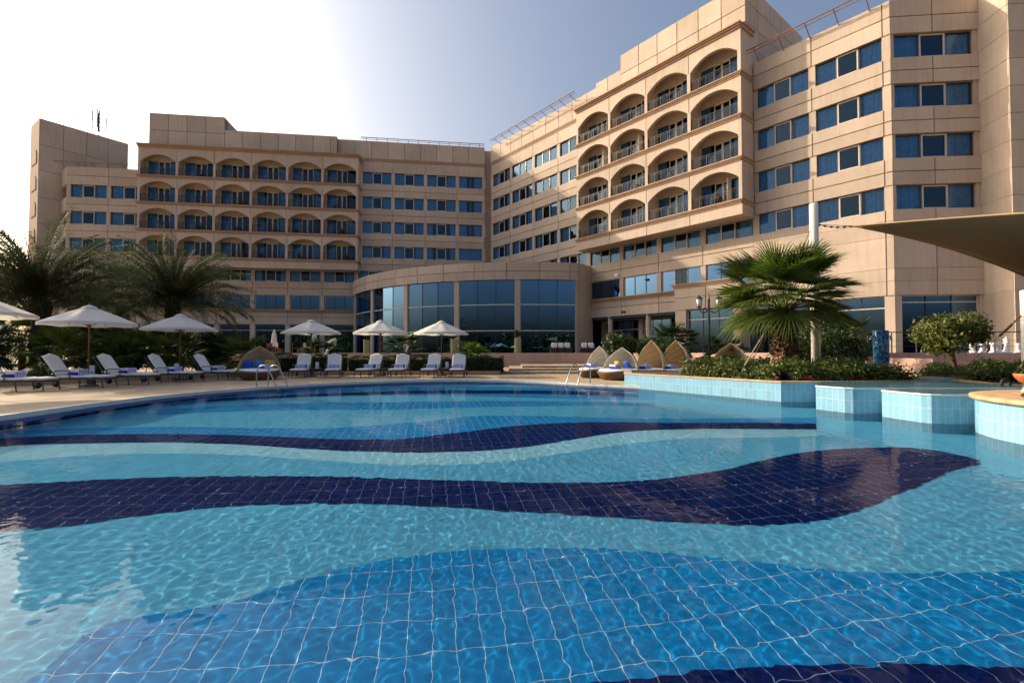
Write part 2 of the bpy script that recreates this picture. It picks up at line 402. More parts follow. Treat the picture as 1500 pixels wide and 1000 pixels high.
wo = structure(grid_mesh('pool_water', graded(-10.5, 12, -1.9, 2.3, .0078, .03), graded(.6, 21, .6, 3.6, .0078, .03), wz, 'water')); wo.cycles.is_caustics_caster = True
# pool floor and its tile bands (each a thin sheet 4 mm above the last)
fl = MB(); fl.surf([[(x, y, -DEPTH) for x in np.linspace(-12, 14, 3)] for y in np.linspace(-5, 23, 3)])
o = structure(fl.build('pool_floor', 'floor_aqua')); o.cycles.is_caustics_receiver = True
def band(name, top, bot, mat, lvl, ext=None):
    a = [on_floor(*q) for q in catmull(top, 5)]; b = [on_floor(*q) for q in catmull(bot, 5)]
    poly = a + b[::-1]
    if ext: poly = a + ext + b[::-1]
    bm = bmesh.new(); vs_ = []
    for q in poly:
        if not vs_ or math.dist(q, vs_[-1].co[:2]) > .004: vs_.append(bm.verts.new((*q, -DEPTH + .004 * lvl)))
    es = [bm.edges.new((vs_[i], vs_[(i + 1) % len(vs_)])) for i in range(len(vs_))]
    bmesh.ops.triangle_fill(bm, use_beauty=True, edges=es)
    for f in bm.faces:
        f.normal_update()
        if f.normal.z < 0: f.normal_flip()
    me = bpy.data.meshes.new(name); bm.to_mesh(me); bm.free(); me.materials.append(M[mat])
    o = structure(link(name, me)); o.cycles.is_caustics_receiver = True; return o
A_TOP = [(-260, 745), (-120, 727), (0, 711), (100, 705), (225, 699), (350, 697), (475, 698), (560, 700), (650, 703), (750, 706), (830, 707), (900, 706), (950, 703), (1000, 697), (1060, 688), (1100, 678), (1140, 669), (1180, 662), (1230, 657), (1300, 655), (1350, 657), (1400, 665), (1436, 674)]
A_BOT = [(-260, 835), (-120, 800), (0, 779), (100, 770), (200, 756), (300, 744), (400, 738), (500, 737), (600, 740), (700, 745), (800, 752), (900, 758), (1000, 765), (1060, 768), (1100, 769), (1150, 767), (1200, 762), (1250, 750), (1300, 730), (1340, 714), (1370, 700), (1400, 688), (1436, 680)]
band('tile_band', A_TOP, A_BOT, 'floor_navy', 3)
B_TOP = [(-80, 646), (30, 640), (150, 636), (300, 636), (400, 639), (500, 643), (580, 643), (640, 637), (700, 630), (760, 623), (830, 619), (900, 618), (1000, 619), (1100, 619), (1196, 620)]
B_BOT = [(-80, 662), (30, 652), (150, 649), (250, 648), (350, 651), (430, 656), (500, 660), (580, 662.5), (650, 662), (720, 659), (780, 653), (830, 645), (880, 637), (920, 632), (980, 629), (1060, 628), (1196, 629)]
band('tile_band', B_TOP, B_BOT, 'floor_navy', 3)
band('tile_band', [(-60, 634), (60, 629), (100, 627), (250, 625), (400, 627), (480, 627), (560, 622), (640, 615), (700, 609), (800, 609), (900, 612), (1000, 613), (1100, 612), (1196, 611)], B_BOT[:0] + [(x, y + 1.5) for x, y in B_TOP], 'floor_blue', 2)
# pale strip under the middle wave, widening to the right, and above the blue strip
band('tile_band', [(x, y - 1) for x, y in B_BOT], [(-80, 684), (30, 674), (150, 666), (250, 664), (350, 666), (450, 673), (560, 680), (650, 680), (720, 677), (780, 671), (850, 660), (920, 650), (990, 643), (1060, 641), (1150, 640), (1196, 638)], 'floor_pale', 1)
band('tile_band', [(-20, 618), (130, 612), (300, 608), (420, 604), (500, 604), (600, 603), (700, 598), (800, 596), (900, 598), (1000, 600)], [(-20, 632), (100, 628), (250, 626), (400, 628), (480, 628), (560, 623), (640, 616), (700, 610), (800, 610), (900, 613), (1000, 610)], 'floor_aqua', 1)
band('tile_band', [(230, 600), (330, 594), (450, 590), (560, 589), (700, 587), (850, 588), (960, 590)], [(230, 608), (330, 603), (450, 600), (560, 600), (700, 596), (850, 594), (960, 594)], 'floor_blue', 2)
band('tile_band', [(300, 585), (450, 577), (600, 572), (760, 571.5), (860, 573), (935, 577)], [(300, 588), (450, 581), (600, 577), (760, 576.5), (860, 578.5), (935, 582)], 'floor_navy', 3)
band('tile_band', [(250, 582), (400, 573), (560, 568), (700, 566), (800, 567), (900, 571), (960, 575)], [(250, 594), (400, 584), (560, 579), (700, 580), (800, 583), (900, 585), (960, 585)], 'floor_blue', 2)
D_TOP = [(60, 985), (120, 935), (180, 908), (210, 904), (250, 897), (300, 888), (350, 878), (400, 862), (450, 846), (500, 835), (550, 822), (600, 813), (650, 808), (700, 805), (780, 803), (860, 803), (920, 806), (1000, 812), (1080, 820), (1150, 828), (1230, 836), (1300, 839), (1400, 838), (1500, 835), (1620, 828)]
fa = [on_floor(*q) for q in catmull(D_TOP, 4)]
def flatpoly(name, poly, mat, lvl):
    bm = bmesh.new(); vs_ = [bm.verts.new((*q, -DEPTH + .004 * lvl)) for q in poly]
    es = [bm.edges.new((vs_[i], vs_[(i + 1) % len(vs_)])) for i in range(len(vs_))]
    bmesh.ops.triangle_fill(bm, use_beauty=True, edges=es)
    for f in bm.faces:
        f.normal_update()
        if f.normal.z < 0: f.normal_flip()
    me = bpy.data.meshes.new(name); bm.to_mesh(me); bm.free(); me.materials.append(M[mat]); o = structure(link(name, me)); o.cycles.is_caustics_receiver = True
flatpoly('tile_band', fa + [(5.5, .6), (-2.6, .6)], 'floor_blue', 1)
E_TOP = [(820, 1010), (880, 1000), (950, 991), (1030, 983), (1100, 977), (1200, 973), (1300, 972), (1370, 972), (1430, 975), (1500, 977), (1600, 985)]
flatpoly('tile_band', [on_floor(*q) for q in catmull(E_TOP, 4)] + [(3.2, 1.0), (.3, 1.2)], 'floor_navy', 3)
# dark cove line where floor meets wall
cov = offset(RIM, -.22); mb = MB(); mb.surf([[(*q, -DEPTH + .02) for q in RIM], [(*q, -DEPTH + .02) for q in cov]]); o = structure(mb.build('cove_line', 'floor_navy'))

# raised planter wall, cascade basins, round plinth
PL = [(3.97, 17.1), (6.66, 12.0), (6.9, 11.93), (7.15, 11.95), (10.9, 12.25), (11.4, 14.6), (10.5, 17.5), (7, 20.2), (4.6, 19.6)]
pt = thing('planter_bed', 'raised flower bed with pale blue tiled wall, under the big fan palm', 'planter', (0, 0, 0))
o = wall_poly('tiled_wall', PL, -DEPTH, .47, ['wall_aqua', 'soil'], pt); o.cycles.is_caustics_receiver = True
def coping(name, pts, z0, z1, d, parent, mat='coping_stone', inset=.28):
    c = np.mean(pts, 0); mb = MB()
    def grow(f, z): return [(c[0] + (x - c[0]) * (1 + f / math.dist((x, y), c)), c[1] + (y - c[1]) * (1 + f / math.dist((x, y), c)), z) for x, y in pts]
    mb.surf([grow(-inset, z0), grow(d, z0), grow(d, z1), grow(-inset, z1)], 0, True); return mb.build(name, mat, parent)
coping('coping', PL, .465, .505, .03, pt)
def basin(label, pts, z1, parent_cat='water feature'):
    t_ = thing('cascade_basin', label, 'cascade', (0, 0, 0), 0, 'tiled cascade basins beside the pool')
    o = wall_poly('tiled_wall', pts, -DEPTH, z1, ['wall_aqua', 'wall_aqua'], t_); o.cycles.is_caustics_receiver = True
    mb = MB(); xs = [q[0] for q in pts]; c = np.mean(pts, 0)
    mb.add([(c[0] + (x - c[0]) * .985, c[1] + (y - c[1]) * .985, z1 + .012) for x, y in pts], [tuple(range(len(pts)))]); mb.build('water_film', 'weir_water', t_)
    lip = MB(); q = pts
    for i in range(len(q) - 3):
        a, b = q[i], q[i + 1]; lip.bar((*a, z1), (*b, z1), .018, n=6)
    lip.build('lip', 'coping_white', t_)
m, t, n, l, p = nmat('weir_water'); p.inputs['Base Color'].default_value = (.10, .24, .32, 1); p.inputs['Roughness'].default_value = .08; p.inputs['IOR'].default_value = 1.4
l.new(bump(t, noise(t, coords(t, (1, 2.2, 1)), 6, 3), .25, .02), p.inputs['Normal'])
basin('farther tiled cascade basin with water over its top, against the planter wall', [(6.54, 10.43), (6.56, 10.36), (6.74, 9.82), (6.84, 9.72), (7.0, 9.7), (11.2, 9.72), (10.9, 12.15), (7.65, 11.98)], .49)
basin('nearer tiled cascade basin with rounded corner, between the farther basin and the round plinth', [(7.02, 9.2), (7.03, 9.1), (7.11, 8.42), (7.18, 8.3), (7.3, 8.25), (11.2, 8.25), (11.2, 9.68), (7.55, 9.68)], .485)
pc = thing('round_plinth', 'round pale blue tiled plinth with thick stone top at the right edge of the pool', 'plinth')
circ = [(8.62 + 1.9 * cos(a), 6.25 + 1.95 * sin(a)) for a in np.linspace(0, 2 * pi, 56, endpoint=False)]
o = wall_poly('tiled_wall', circ, -DEPTH, .5, ['wall_aqua', 'coping_stone'], pc); o.cycles.is_caustics_receiver = True
mb = MB(); mb.lathe([(0, .5), (1.9, .5), (1.96, .51), (1.975, .54), (1.96, .57), (1.9, .58), (0, .58)], 0, 64, (8.62, 6.25, 0), 1, 1.025); mb.build('stone_top', 'coping_stone', pc, True)
# second bed to the right, its sunlit low wall and the small blue block
pt2 = thing('planter_bed', 'right-hand flower bed behind the cascade with a low rendered wall and stone coping', 'planter')
P2 = [(11.75, 12.75), (10.95, 10.3), (11.1, 8.2), (16, 7), (22, 12), (20, 16.5), (13.5, 16.3)]
wall_poly('rendered_wall', P2, 0, .44, ['terrace_render', 'soil'], pt2); coping('coping', P2, .435, .49, .04, pt2)
t_ = thing('tiled_block', 'small blue tiled block between the two flower beds', 'block'); wall_poly('tiled_body', [(10.72, 12.45), (11.35, 12.45), (11.5, 13.3), (10.8, 13.3)], 0, .56, ['wall_aqua', 'coping_stone'], t_)
tb = MB(); tb.tube([(10.62 + .09 * cos(a), 10.42, .55 + .09 * sin(a)) for a in np.linspace(-.6, 3.6, 12)], .03, 0, 8); tag(tb.build('black_hose_end', 'rubber', None, True), 'black curved pipe end on the water beside the low rendered wall', 'pipe')

# terrace: wall, floor, steps
TW = [(-34, 39), (-15, 38), (-3, 36.5), (7.4, 34.2), (10.6, 30), (13.6, 24.5), (15.2, 22.2), (21.4, 21.8), (34, 20)]
TZ = 1.16
mb = MB(); mb.surf([[(x, y, 0) for x, y in TW], [(x, y, TZ + .06) for x, y in TW], [(x + .02, y + .3, TZ + .06) for x, y in TW], [(x + .02, y + .3, TZ) for x, y in TW]])
tag(mb.build('terrace_wall', 'terrace_render'), 'long low pink rendered wall retaining the hotel terrace behind the deck', 'wall')
mb = MB(); back = [(40, 20), (40, 88), (-55, 88), (-55, 39)]; pl = [(x, y + .28) for x, y in TW] + back
mb.add([(*q, TZ) for q in pl], [tuple(range(len(pl)))]); structure(mb.build('terrace', 'terrace_stone'))
for k, (y0, z) in enumerate([(26.2, .2), (27.4, .32), (28.9, .44)]):
    mb = MB(); mb.box(-1.0 + k * .8, 9.5 - k * .6, y0, 40, 0, z); structure(mb.build('terrace_step', 'deck_stone'))
mb = MB(); mb.box(16.95, 17.18, 19.5, 21.9, 0, .98); mb.box(17.18, 19.3, 19.8, 20.1, 0, .8); tag(mb.build('wall_stub', 'terrace_render'), 'short rendered wall stub with a pale end pillar under the round clipped tree', 'wall')
# low curb of the back planting
CB = catmull([(-24, 13), (-19, 15.2), (-16.4, 17.4), (-14.9, 20.2), (-12.6, 23), (-9.5, 24.4), (-5, 24.9), (-.6, 25.0)], 5)
o = strip('planting_curb', CB, 0, .2, .05, .27, 'ledge'); tag(o, 'low brown curb behind the loungers along the planting', 'curb')
so_ = MB(); a = offset(CB, .19); bb = offset(CB, 7); so_.surf([[(*q, .2) for q in a], [(*q, .2) for q in bb]]); structure(so_.build('planting_soil', 'soil'))

# ================================================================== HOTEL
FH = 3.4
ROWS = [(24.4, 26.05), (21.0, 22.65), (17.6, 19.25), (14.2, 15.85)]
R12, R9 = (10.77, 12.42), (7.02, 8.95)
def panels(mb, x0, x1, z0, z1, y, joints, rows=2, th=.07, gap=.07, mi=0, backing=1.15, bk=None):
    js = [x0] + [j for j in joints if x0 + .3 < j < x1 - .3] + [x1]
    zs = [z0 + (z1 - z0) * k / rows for k in range(rows + 1)]
    for a, b in zip(js[:-1], js[1:]):
        for c, d in zip(zs[:-1], zs[1:]):
            mb.box(a + (gap / 2 if a != x0 else 0), b - (gap / 2 if b != x1 else 0), y, y + th, c + (gap / 2 if c != z0 else 0), d - (gap / 2 if d != z1 else 0), mi)
    mb.box(x0 + .004, x1 - .004, y + th - .002 + .004, y + backing, z0 + .003, z1 - .003, JM.get(id(mb), 0))
JM = {}
def ledge(mb, x0, x1, z, y, out=.22, h=.34, mi=1, ends=True):
    # stepped moulding whose top is z, in front of plane y
    e = .12 if ends else 0
    mb.box(x0 - e * 2, x1 + e * 2, y - out, y + .1, z - h * .3, z, mi); mb.box(x0 - e * 1.3, x1 + e * 1.3, y - out * .65, y + .1, z - h * .62, z - h * .3 - .002, mi); mb.box(x0 - e * .6, x1 + e * .6, y - out * .3, y + .1, z - h, z - h * .62 - .002, mi)
CACHE = {}
def window(parent, x0, x1, z0, z1, y, style='sash', n=3, variant=0):
    w, h = round(x1 - x0, 2), round(z1 - z0, 2); key = (w, h, style, n, variant)
    if key not in CACHE:
        f = MB(); t_ = .05
        f.box(0, w, 0, .08, 0, t_); f.box(0, w, 0, .08, h - t_, h); f.box(0, t_, 0, .08, t_ + .001, h - t_ - .001); f.box(w - t_, w, 0, .08, t_ + .001, h - t_ - .001)
        for k in range(1, n):
            x = w * k / n
            f.box(x - .04, x + .04, -.01, .075, t_ + .001, h - t_ - .001)
        if style == 'sash':
            a, b = (w / 3 + .03, 2 * w / 3 - .03) if n == 3 else (w / 2 + .03, w - .05)
            if n == 3:
                for (p0, p1, q0, q1) in ((a, b, t_, t_ + .075), (a, b, h - t_ - .075, h - t_), (a, a + .075, t_ + .08, h - t_ - .08), (b - .075, b, t_ + .08, h - t_ - .08)): f.box(p0, p1, -.03, .06, q0, q1, 1)
        if style == 'tall':
            f.box(.05, w - .05, -.01, .05, h * .8, h * .8 + .07)
        g = MB(); g.add([(t_, .05, t_), (w - t_, .05, t_), (w - t_, .05, h - t_), (t_, .05, h - t_)], [(0, 1, 2, 3)])
        c = MB()
        spans = {0: [(0, .34), (.66, 1)], 1: [(0, .30), (.72, 1)], 2: [(.0, .36), (.70, 1)], 3: [(0, 1)], 4: [(0, .2), (.8, 1)], 5: []}[variant]
        for a, b in spans:
            m_ = max(6, int((b - a) * w / .07)); ph = random.random() * 6
            row = [(w * (a + (b - a) * i / m_), .24 + .08 * sin(i * 1.7 + ph) + .02 * sin(i * .6)) for i in range(m_ + 1)]
            c.surf([[(x, yy, .02) for x, yy in row], [(x, yy, h - .02) for x, yy in row]])
        CACHE[key] = (f.mesh('window', ['dark_frame', 'cream_frame']), g.mesh('pane', 'window_glass'), c.mesh('curtain', 'curtain', True) if spans else None)
    fm, gm, cm = CACHE[key]
    o = link('window', fm, parent, (x0, y, z0)); link('pane', gm, o)
    if cm: link('curtain', cm, o)
    return o
def bigglass(parent, x0, x1, z0, z1, y, n=3, transoms=()):
    # shop-height glazing: slim dark mullions, pale transoms
    w, h = round(x1 - x0, 2), round(z1 - z0, 2); key = (w, h, 'big', n, tuple(transoms))
    if key not in CACHE:
        f = MB()
        for k in range(n + 1): x = min(max(w * k / n, .03), w - .03); f.box(x - .03, x + .03, 0, .07, .002, h - .002, 0 if 0 < k < n else 1)
        f.box(.06, w - .06, 0, .07, h - .06, h - .001, 1)
        for q in transoms: f.box(.06, w - .06, -.03, .05, q, q + .07, 1)
        g = MB(); g.add([(.02, .04, 0), (w - .02, .04, 0), (w - .02, .04, h), (.02, .04, h)], [(0, 1, 2, 3)])
        CACHE[key] = (f.mesh('window', ['iron', 'cream_frame']), g.mesh('pane', 'curtain_wall_glass'))
    fm, gm = CACHE[key]; o = link('window', fm, parent, (x0, y, z0)); link('pane', gm, o); return o
BAY = 4.42
def door_meshes(w=3.98, h=2.34):
    f = MB(); dw = .72; c = w / 2
    f.box(0, w, .0, .07, h - .05, h); f.box(0, .05, 0, .07, 0, h - .052); f.box(w - .05, w, 0, .07, 0, h - .052)
    for s_ in (-1, 1):
        a = c + (0 if s_ > 0 else -dw); b = a + dw
        f.box(a, a + .085, -.03, .05, .0, h - .055); f.box(b - .085, b - .004, -.03, .05, .0, h - .055); f.box(a + .087, b - .087, -.03, .05, h - .16, h - .06); f.box(a + .087, b - .087, -.03, .05, 0, .14)
    g = MB(); g.add([(.05, .03, .02), (w - .05, .03, .02), (w - .05, .03, h - .05), (.05, .03, h - .05)], [(0, 1, 2, 3)])
    out = []
    for sp in ([(0, .22), (.72, 1)], [(0, .30), (.66, 1)], [(.02, .28)]):
        cu = MB()
        for a, b in sp:
            m_ = 16; row = [(w * (a + (b - a) * i / m_), .2 + .05 * sin(i * 1.9)) for i in range(m_ + 1)]
            cu.surf([[(x, yy, .02) for x, yy in row], [(x, yy, h - .06) for x, yy in row]])
        out.append(cu.mesh('curtain', 'curtain', True))
    od = MB(); od.box(0, .05, -.70, 0, .02, h - .08, 0); od.box(.012, .038, -.62, -.08, .14, h - .2, 1)
    return f.mesh('balcony_door', 'cream_frame'), g.mesh('pane', 'window_glass'), out, od.mesh('open_leaf', ['cream_frame', 'door_glass_dark'])
DOOR = door_meshes()
def rail_mesh(w):
    r_ = MB(); h = 1.0
    r_.box(0, w, -.025, .025, h - .045, h); r_.box(0, w, -.018, .018, .10, .135); r_.box(0, w, -.015, .015, h - .2, h - .172)
    n_ = 6; step = w / n_
    for k in range(n_ + 1): x = min(max(k * step, .02), w - .02); r_.box(x - .025, x + .025, -.02, .02, 0, h - .047)
    for k in range(n_):
        c = (k + .5) * step; hw = step * .42; zc = .46
        if k % 2:
            pts = [(c + hw * .75 * cos(a), 0, zc + .30 * sin(a)) for a in np.linspace(0, 2 * pi, 13)]; r_.tube(pts, .02, 0, 4, False)
            r_.bar((c - hw, 0, .14), (c + hw, 0, .79), .012, n=4); r_.bar((c + hw, .004, .14), (c - hw, .004, .79), .012, n=4)
        else:
            for x in (-.5, -.17, .17, .5): r_.box(c + hw * x - .009, c + hw * x + .009, -.009, .009, .136, h - .2)
    return r_.mesh('railing', 'iron')
RAIL = rail_mesh(BAY - .34)
L0, TOPC = 13.4, 27.5
def balcony_block(parent, x0, nb, left_end=True, seed=1, special=()):
    rr = random.Random(seed); mb = MB(); x1 = x0 + nb * BAY; cw = .30; wy = 2.0; wg = 1.45
    levels = [L0 + FH * k for k in range(4)]
    for k, z in enumerate(levels):
        nxt = levels[k + 1] if k < 3 else TOPC
        mb.box(x0, x1, .05, 2.6, z - .28, z - .004, 0)            # slab
        ledge(mb, x0, x1, z, 0)
        sp, cr = 1.78, 2.66; tp = nxt - .34 - z                    # arch springing, crown, top of the front above the slab
        for b in range(nb):
            a = x0 + b * BAY; c = a + BAY / 2; hw = BAY / 2 - cw / 2
            # party wall / column
            N = 14; pr = []
            for i in range(N + 1):
                t_ = -1 + 2 * i / N; pr.append((c + hw * t_, z + sp + (cr - sp) * (1 - abs(t_) ** 2.1)))
            lf = [(x, 0, zz) for x, zz in pr]; lb = [(x, .32, zz) for x, zz in pr]
            jt = .018
            tf = [(x, 0, z + tp) for x, zz in pr]; tb_ = [(x, .32, z + tp) for x, zz in pr]
            mb.surf([tb_, tf], 0); mb.surf([tf, lf], 0); mb.surf([lf, lb], 0); mb.surf([lb, tb_], 0)
        for b in range(nb + 1):
            a = x0 + b * BAY
            lo, hi = (a - cw / 2, a + cw / 2)
            if b == 0: lo = x0 - .12
            if b == nb: hi = x1 + .12
            if b in (0, nb):
                mb.box(lo, hi, 0, .32, z + .001, z + tp, 0)
            else:
                mb.box(lo, a - .03, 0, .32, z + sp, z + tp, 0); mb.box(a + .03, hi, 0, .32, z + sp, z + tp, 0); mb.box(a - .034, a + .034, .04, .3, z + sp, z + tp, 3)
                mb.box(lo, hi, .0, .32, z + .001, z + sp - .002, 0)
            mb.box(a - .09 if b else x0 - .118, a + .09 if b < nb else x1 + .118, .322, wy + .01, z + .001, nxt - .285, 2 if 0 < b < nb else 0)
        # back wall
        for b in range(nb):
            a = x0 + b * BAY; g0 = a + .22
            mb.box(a + .091, g0, wg - .02, wg + .6, z + .002, nxt - .286, 2); mb.box(g0 + 3.98, a + BAY - .091, wg - .02, wg + .6, z + .002, nxt - .286, 2)
            mb.box(g0 + .001, g0 + 3.979, wg - .02, wg + .6, z + 2.35, nxt - .287, 2)
            f, g, cu, od = DOOR
            o = link('balcony_door', f, parent, (g0, wg + .05, z + .005)); link('pane', g, o); link('curtain', rr.choice(cu), o)
            if (b, k) in special: link('open_leaf', od, o, (3.98 / 2 + .68, 0, .0))
            link('railing', RAIL, parent, (a + .17, .12, z + .005))
    # top cornice, bottom band
    mb.box(x0 - .12, x1 + .12, .03, 2.6, TOPC - .3, TOPC - .01, 0); ledge(mb, x0, x1, TOPC, 0, .38, .42)
    js = [x0 + BAY * k for k in range(1, nb)]
    panels(mb, x0 - .12, x1 + .12, L0 - 1.22, L0 - .345, 0, js, 1, backing=2.6)
    # end return ledges
    for z in levels + [TOPC]:
        h = .34 if z < TOPC else .42; q = .22 if z < TOPC else .38
        for xa, xb in ((x0 - .12 - q * .7, x0 - .12), (x1 + .12, x1 + .12 + q * .7)):
            mb.box(xa, xb, .1, 2.0, z - h * .35, z - .003, 1); mb.box(xa + (xb - xa) * (.45 if xa < x0 else 0), xb - (xb - xa) * (.45 if xa > x0 else 0), .1, 2.0, z - h, z - h * .36, 1)
    mb.build('balcony_front', ['panel', 'ledge', 'balcony_paint', 'joint'], parent)
def winrow(parent, piers, zr, y, style='sash', n=3, wide=.22, seed=0, sty=None, cols=None, curtains=True):
    rr = random.Random(seed)
    for i, (a, b) in enumerate(zip(piers[:-1], piers[1:])):
        nn = n if (b - a) > 3.9 or style != 'sash' else 2
        window(parent, a + wide, b - wide, zr[0], zr[1], y + .2, style, nn, rr.choice([0, 0, 1, 2, 0, 4]) if nn == 3 else rr.choice([3, 0]))
def piers_(mb, xs, z0, z1, y, w=.22, proud=.06, x_lo=None, x_hi=None):
    for x in xs: mb.box(x - w + .003, x + w - .003, y + proud, y + .9, z0 - .02, z1 + .02, 0)

# ---------------------------------------------------------------- left wing
LW = thing('hotel_wing', 'left hotel wing in shade, six bays of arched balconies four floors high', 'building', (-29.3, 62.5, 0), -math.atan2(-.134, .991), 'wings of the hotel')
W = 2.0
balcony_block(LW, -17.7, 6, seed=3, special=((2, 0), (5, 2)))
mb = MB(); JM[id(mb)] = 4; XR = 25.9; X0 = 8.95; pj = [13.25, 17.67, 22.09]
zb = [R12[1]] + [q for r_ in ROWS[::-1] for q in r_]
segs = [(ROWS[1][1], ROWS[0][0]), (ROWS[2][1], ROWS[1][0]), (ROWS[3][1], ROWS[2][0]), (R12[1], ROWS[3][0])]
for a, b in segs: panels(mb, X0, XR, a, b, W, pj)
panels(mb, X0, XR, ROWS[0][1], 27.5, W, pj, 1); ledge(mb, X0, XR, 27.95, W, .14, .44, ends=False)
panels(mb, X0 - 3, XR, 27.96, 30.3, W - .1, [X0 - 3 + 2.21 * k for k in range(1, 13)], 1)
for r_ in ROWS: piers_(mb, [X0] + pj + [XR - .1], r_[0], r_[1], W, .24)
for k, r_ in enumerate(ROWS): winrow(LW, [X0 + .05] + pj + [XR - .1], r_, W, seed=10 + k)
# lower storeys, full width
LJ = [8.83 - 4.42 * k - .4 for k in range(-4, 9)][::-1]
LJ = [x for x in LJ if x < XR - 1]
XL = -27.2
bj = [XL] + [x for x in LJ if x > XL + .5] + [XR]
panels(mb, X0, XR, 12.42, 14.2, W + .002, pj, 2) if False else None
panels(mb, XL, XR, R9[1], R12[0], W, bj[1:-1]); panels(mb, XL, XR, 5.05, R9[0] - .1, W, bj[1:-1]); ledge(mb, XL, XR, R9[0] - .02, W, .3, .4, ends=False)
piers_(mb, bj[1:-1] + [XL + .1, XR - .1], R12[0], R12[1], W, .24); piers_(mb, bj[1:-1] + [XL + .1, XR - .1], R9[0], R9[1], W, .24); piers_(mb, bj[1:-1] + [XL + .1, XR - .1], 1.1, 5.05, W, .3)
winrow(LW, bj, R12, W, seed=20); 
for i, (a, b) in enumerate(zip(bj[:-1], bj[1:])):
    bigglass(LW, a + .3, b - .3, R9[0], R9[1], W + .2, 3); bigglass(LW, a + .3, b - .3, 1.1, 5.05, W + .3, 3, (3.1,))
# far-left window strip, one floor lower
lj = [-27.2, -22.35, -17.82]
for r_ in ROWS[1:]:
    piers_(mb, [lj[0] + .2, lj[1]], r_[0], r_[1], W, .24); winrow(LW, [lj[0] + .1, lj[1], lj[2] + .25], r_, W, seed=31)
for a, b in segs[1:]: panels(mb, lj[0], lj[2], a, b, W, [lj[1]])
panels(mb, lj[0], lj[2], ROWS[1][1], 24.9, W, [lj[1]])
mb.box(lj[0] + .01, lj[2], W + .7, W + 14, 1, 24.6, 2)
# chamfered corner at the far left
ca = R(45); N = 5
for (a, b) in [(1.1, 10.77), (12.42, 14.2), (15.85, 17.6), (19.25, 21.0), (22.65, 24.9)]:
    P_ = [(lj[0] - 1.9, W + 1.9), (lj[0] - .004, W + .004), (lj[0] - .004, W + 3), (lj[0] - 1.9, W + 3)]
    mb.add([(*q, a) for q in P_] + [(*q, b) for q in P_], [(0, 1, 5, 4), (1, 2, 6, 5), (2, 3, 7, 6), (3, 0, 4, 7), (3, 2, 1, 0), (4, 5, 6, 7)], 0)
P_ = [(lj[0] - 1.6, W + 2.0), (lj[0] + .0, W + .4), (lj[0] + .0, W + 3), (lj[0] - 1.6, W + 3)]
mb.add([(*q, 1.1) for q in P_] + [(*q, 24.8) for q in P_], [(0, 1, 5, 4), (1, 2, 6, 5), (2, 3, 7, 6), (3, 0, 4, 7), (4, 5, 6, 7)], 3)
# interior mass and roof, parapet, penthouse
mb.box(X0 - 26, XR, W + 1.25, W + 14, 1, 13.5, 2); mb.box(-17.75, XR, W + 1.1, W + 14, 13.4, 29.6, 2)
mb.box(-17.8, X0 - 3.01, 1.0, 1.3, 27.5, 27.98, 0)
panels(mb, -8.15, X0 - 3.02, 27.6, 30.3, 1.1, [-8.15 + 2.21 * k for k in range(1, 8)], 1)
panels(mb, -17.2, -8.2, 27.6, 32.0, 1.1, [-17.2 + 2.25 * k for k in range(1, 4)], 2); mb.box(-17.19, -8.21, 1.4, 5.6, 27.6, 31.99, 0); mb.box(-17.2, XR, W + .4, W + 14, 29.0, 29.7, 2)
mb.box(XR, XR + 1.2, W + .8, W + 3, 1, 30.2, 0)
mb.build('wall', ['panel', 'ledge', 'interior', 'door_glass_dark', 'joint'], LW)
def bmu_rail(parent, a, b, y, z, yb, zb_, n_, drop=0):
    r_ = MB(); a = Vector((a, y, z)); b = Vector((b, y, z + drop)); r_.bar(a, b, .05, n=6); r_.bar(a + Vector((0, .25, -.12)), b + Vector((0, .25, -.12)), .03, n=6)
    for k in range(n_):
        q = a.lerp(b, (k + .5) / n_); r_.bar(q, (q.x, yb, zb_), .035, n=5)
    r_.build('roof_rail', 'rail_steel', parent)
bmu_rail(LW, 8.9, XR, W + .1, 30.85, W + .4, 30.25, 12)
bmu_rail(LW, -28.5, -17.9, W - .4, 25.4, W + .3, 24.8, 6)

# ---------------------------------------------------------------- stair tower at far left, with mast
TWR = thing('stair_tower', 'tall plain panelled tower at the far left of the hotel', 'building', (-60.3, 61.0, 0), R(90 - 34.5))
mb = MB(); JM[id(mb)] = 4; panels(mb, 0, 9.3, 1, 31.2, 0, [2.35, 4.7, 7.0], 9, th=.06, gap=.05, backing=4.2)
for k in range(5):
    z = 12 + 3.4 * k
    for s_ in range(10):
        t0, t1 = -1 + .2 * s_, -.8 + .2 * s_
        mb.add([(-.06, 2.2 + 1.3 * t0, z), (-.06, 2.2 + 1.3 * t1, z), (-.06, 2.2 + 1.3 * t1, z + 1.2 + .8 * sqrt(max(0, 1 - t1 * t1))), (-.06, 2.2 + 1.3 * t0, z + 1.2 + .8 * sqrt(max(0, 1 - t0 * t0)))], [(0, 1, 2, 3)], 4)
mb.build('wall', ['panel', 'ledge', 'interior', 'interior', 'joint'], TWR)
ms = thing('antenna_mast', 'mobile phone antenna mast on the roof beside the left tower', 'antenna', (-57.4, 66.5, 25.3))
a = MB(); a.bar((0, 0, 0), (0, 0, 9.6), .08, n=6); a.tube([(.75 * cos(q), .75 * sin(q), 7.0) for q in np.linspace(0, 2 * pi, 13)], .04, 0, 4, False); a.tube([(.75 * cos(q), .75 * sin(q), 8.2) for q in np.linspace(0, 2 * pi, 13)], .04, 0, 4, False)
for q in (0, 2.1, 4.2): a.bar((0, 0, 7), (.75 * cos(q), .75 * sin(q), 7), .03, n=4); a.bar((0, 0, 8.2), (.75 * cos(q), .75 * sin(q), 8.2), .03, n=4)
a.build('mast', 'iron', ms)
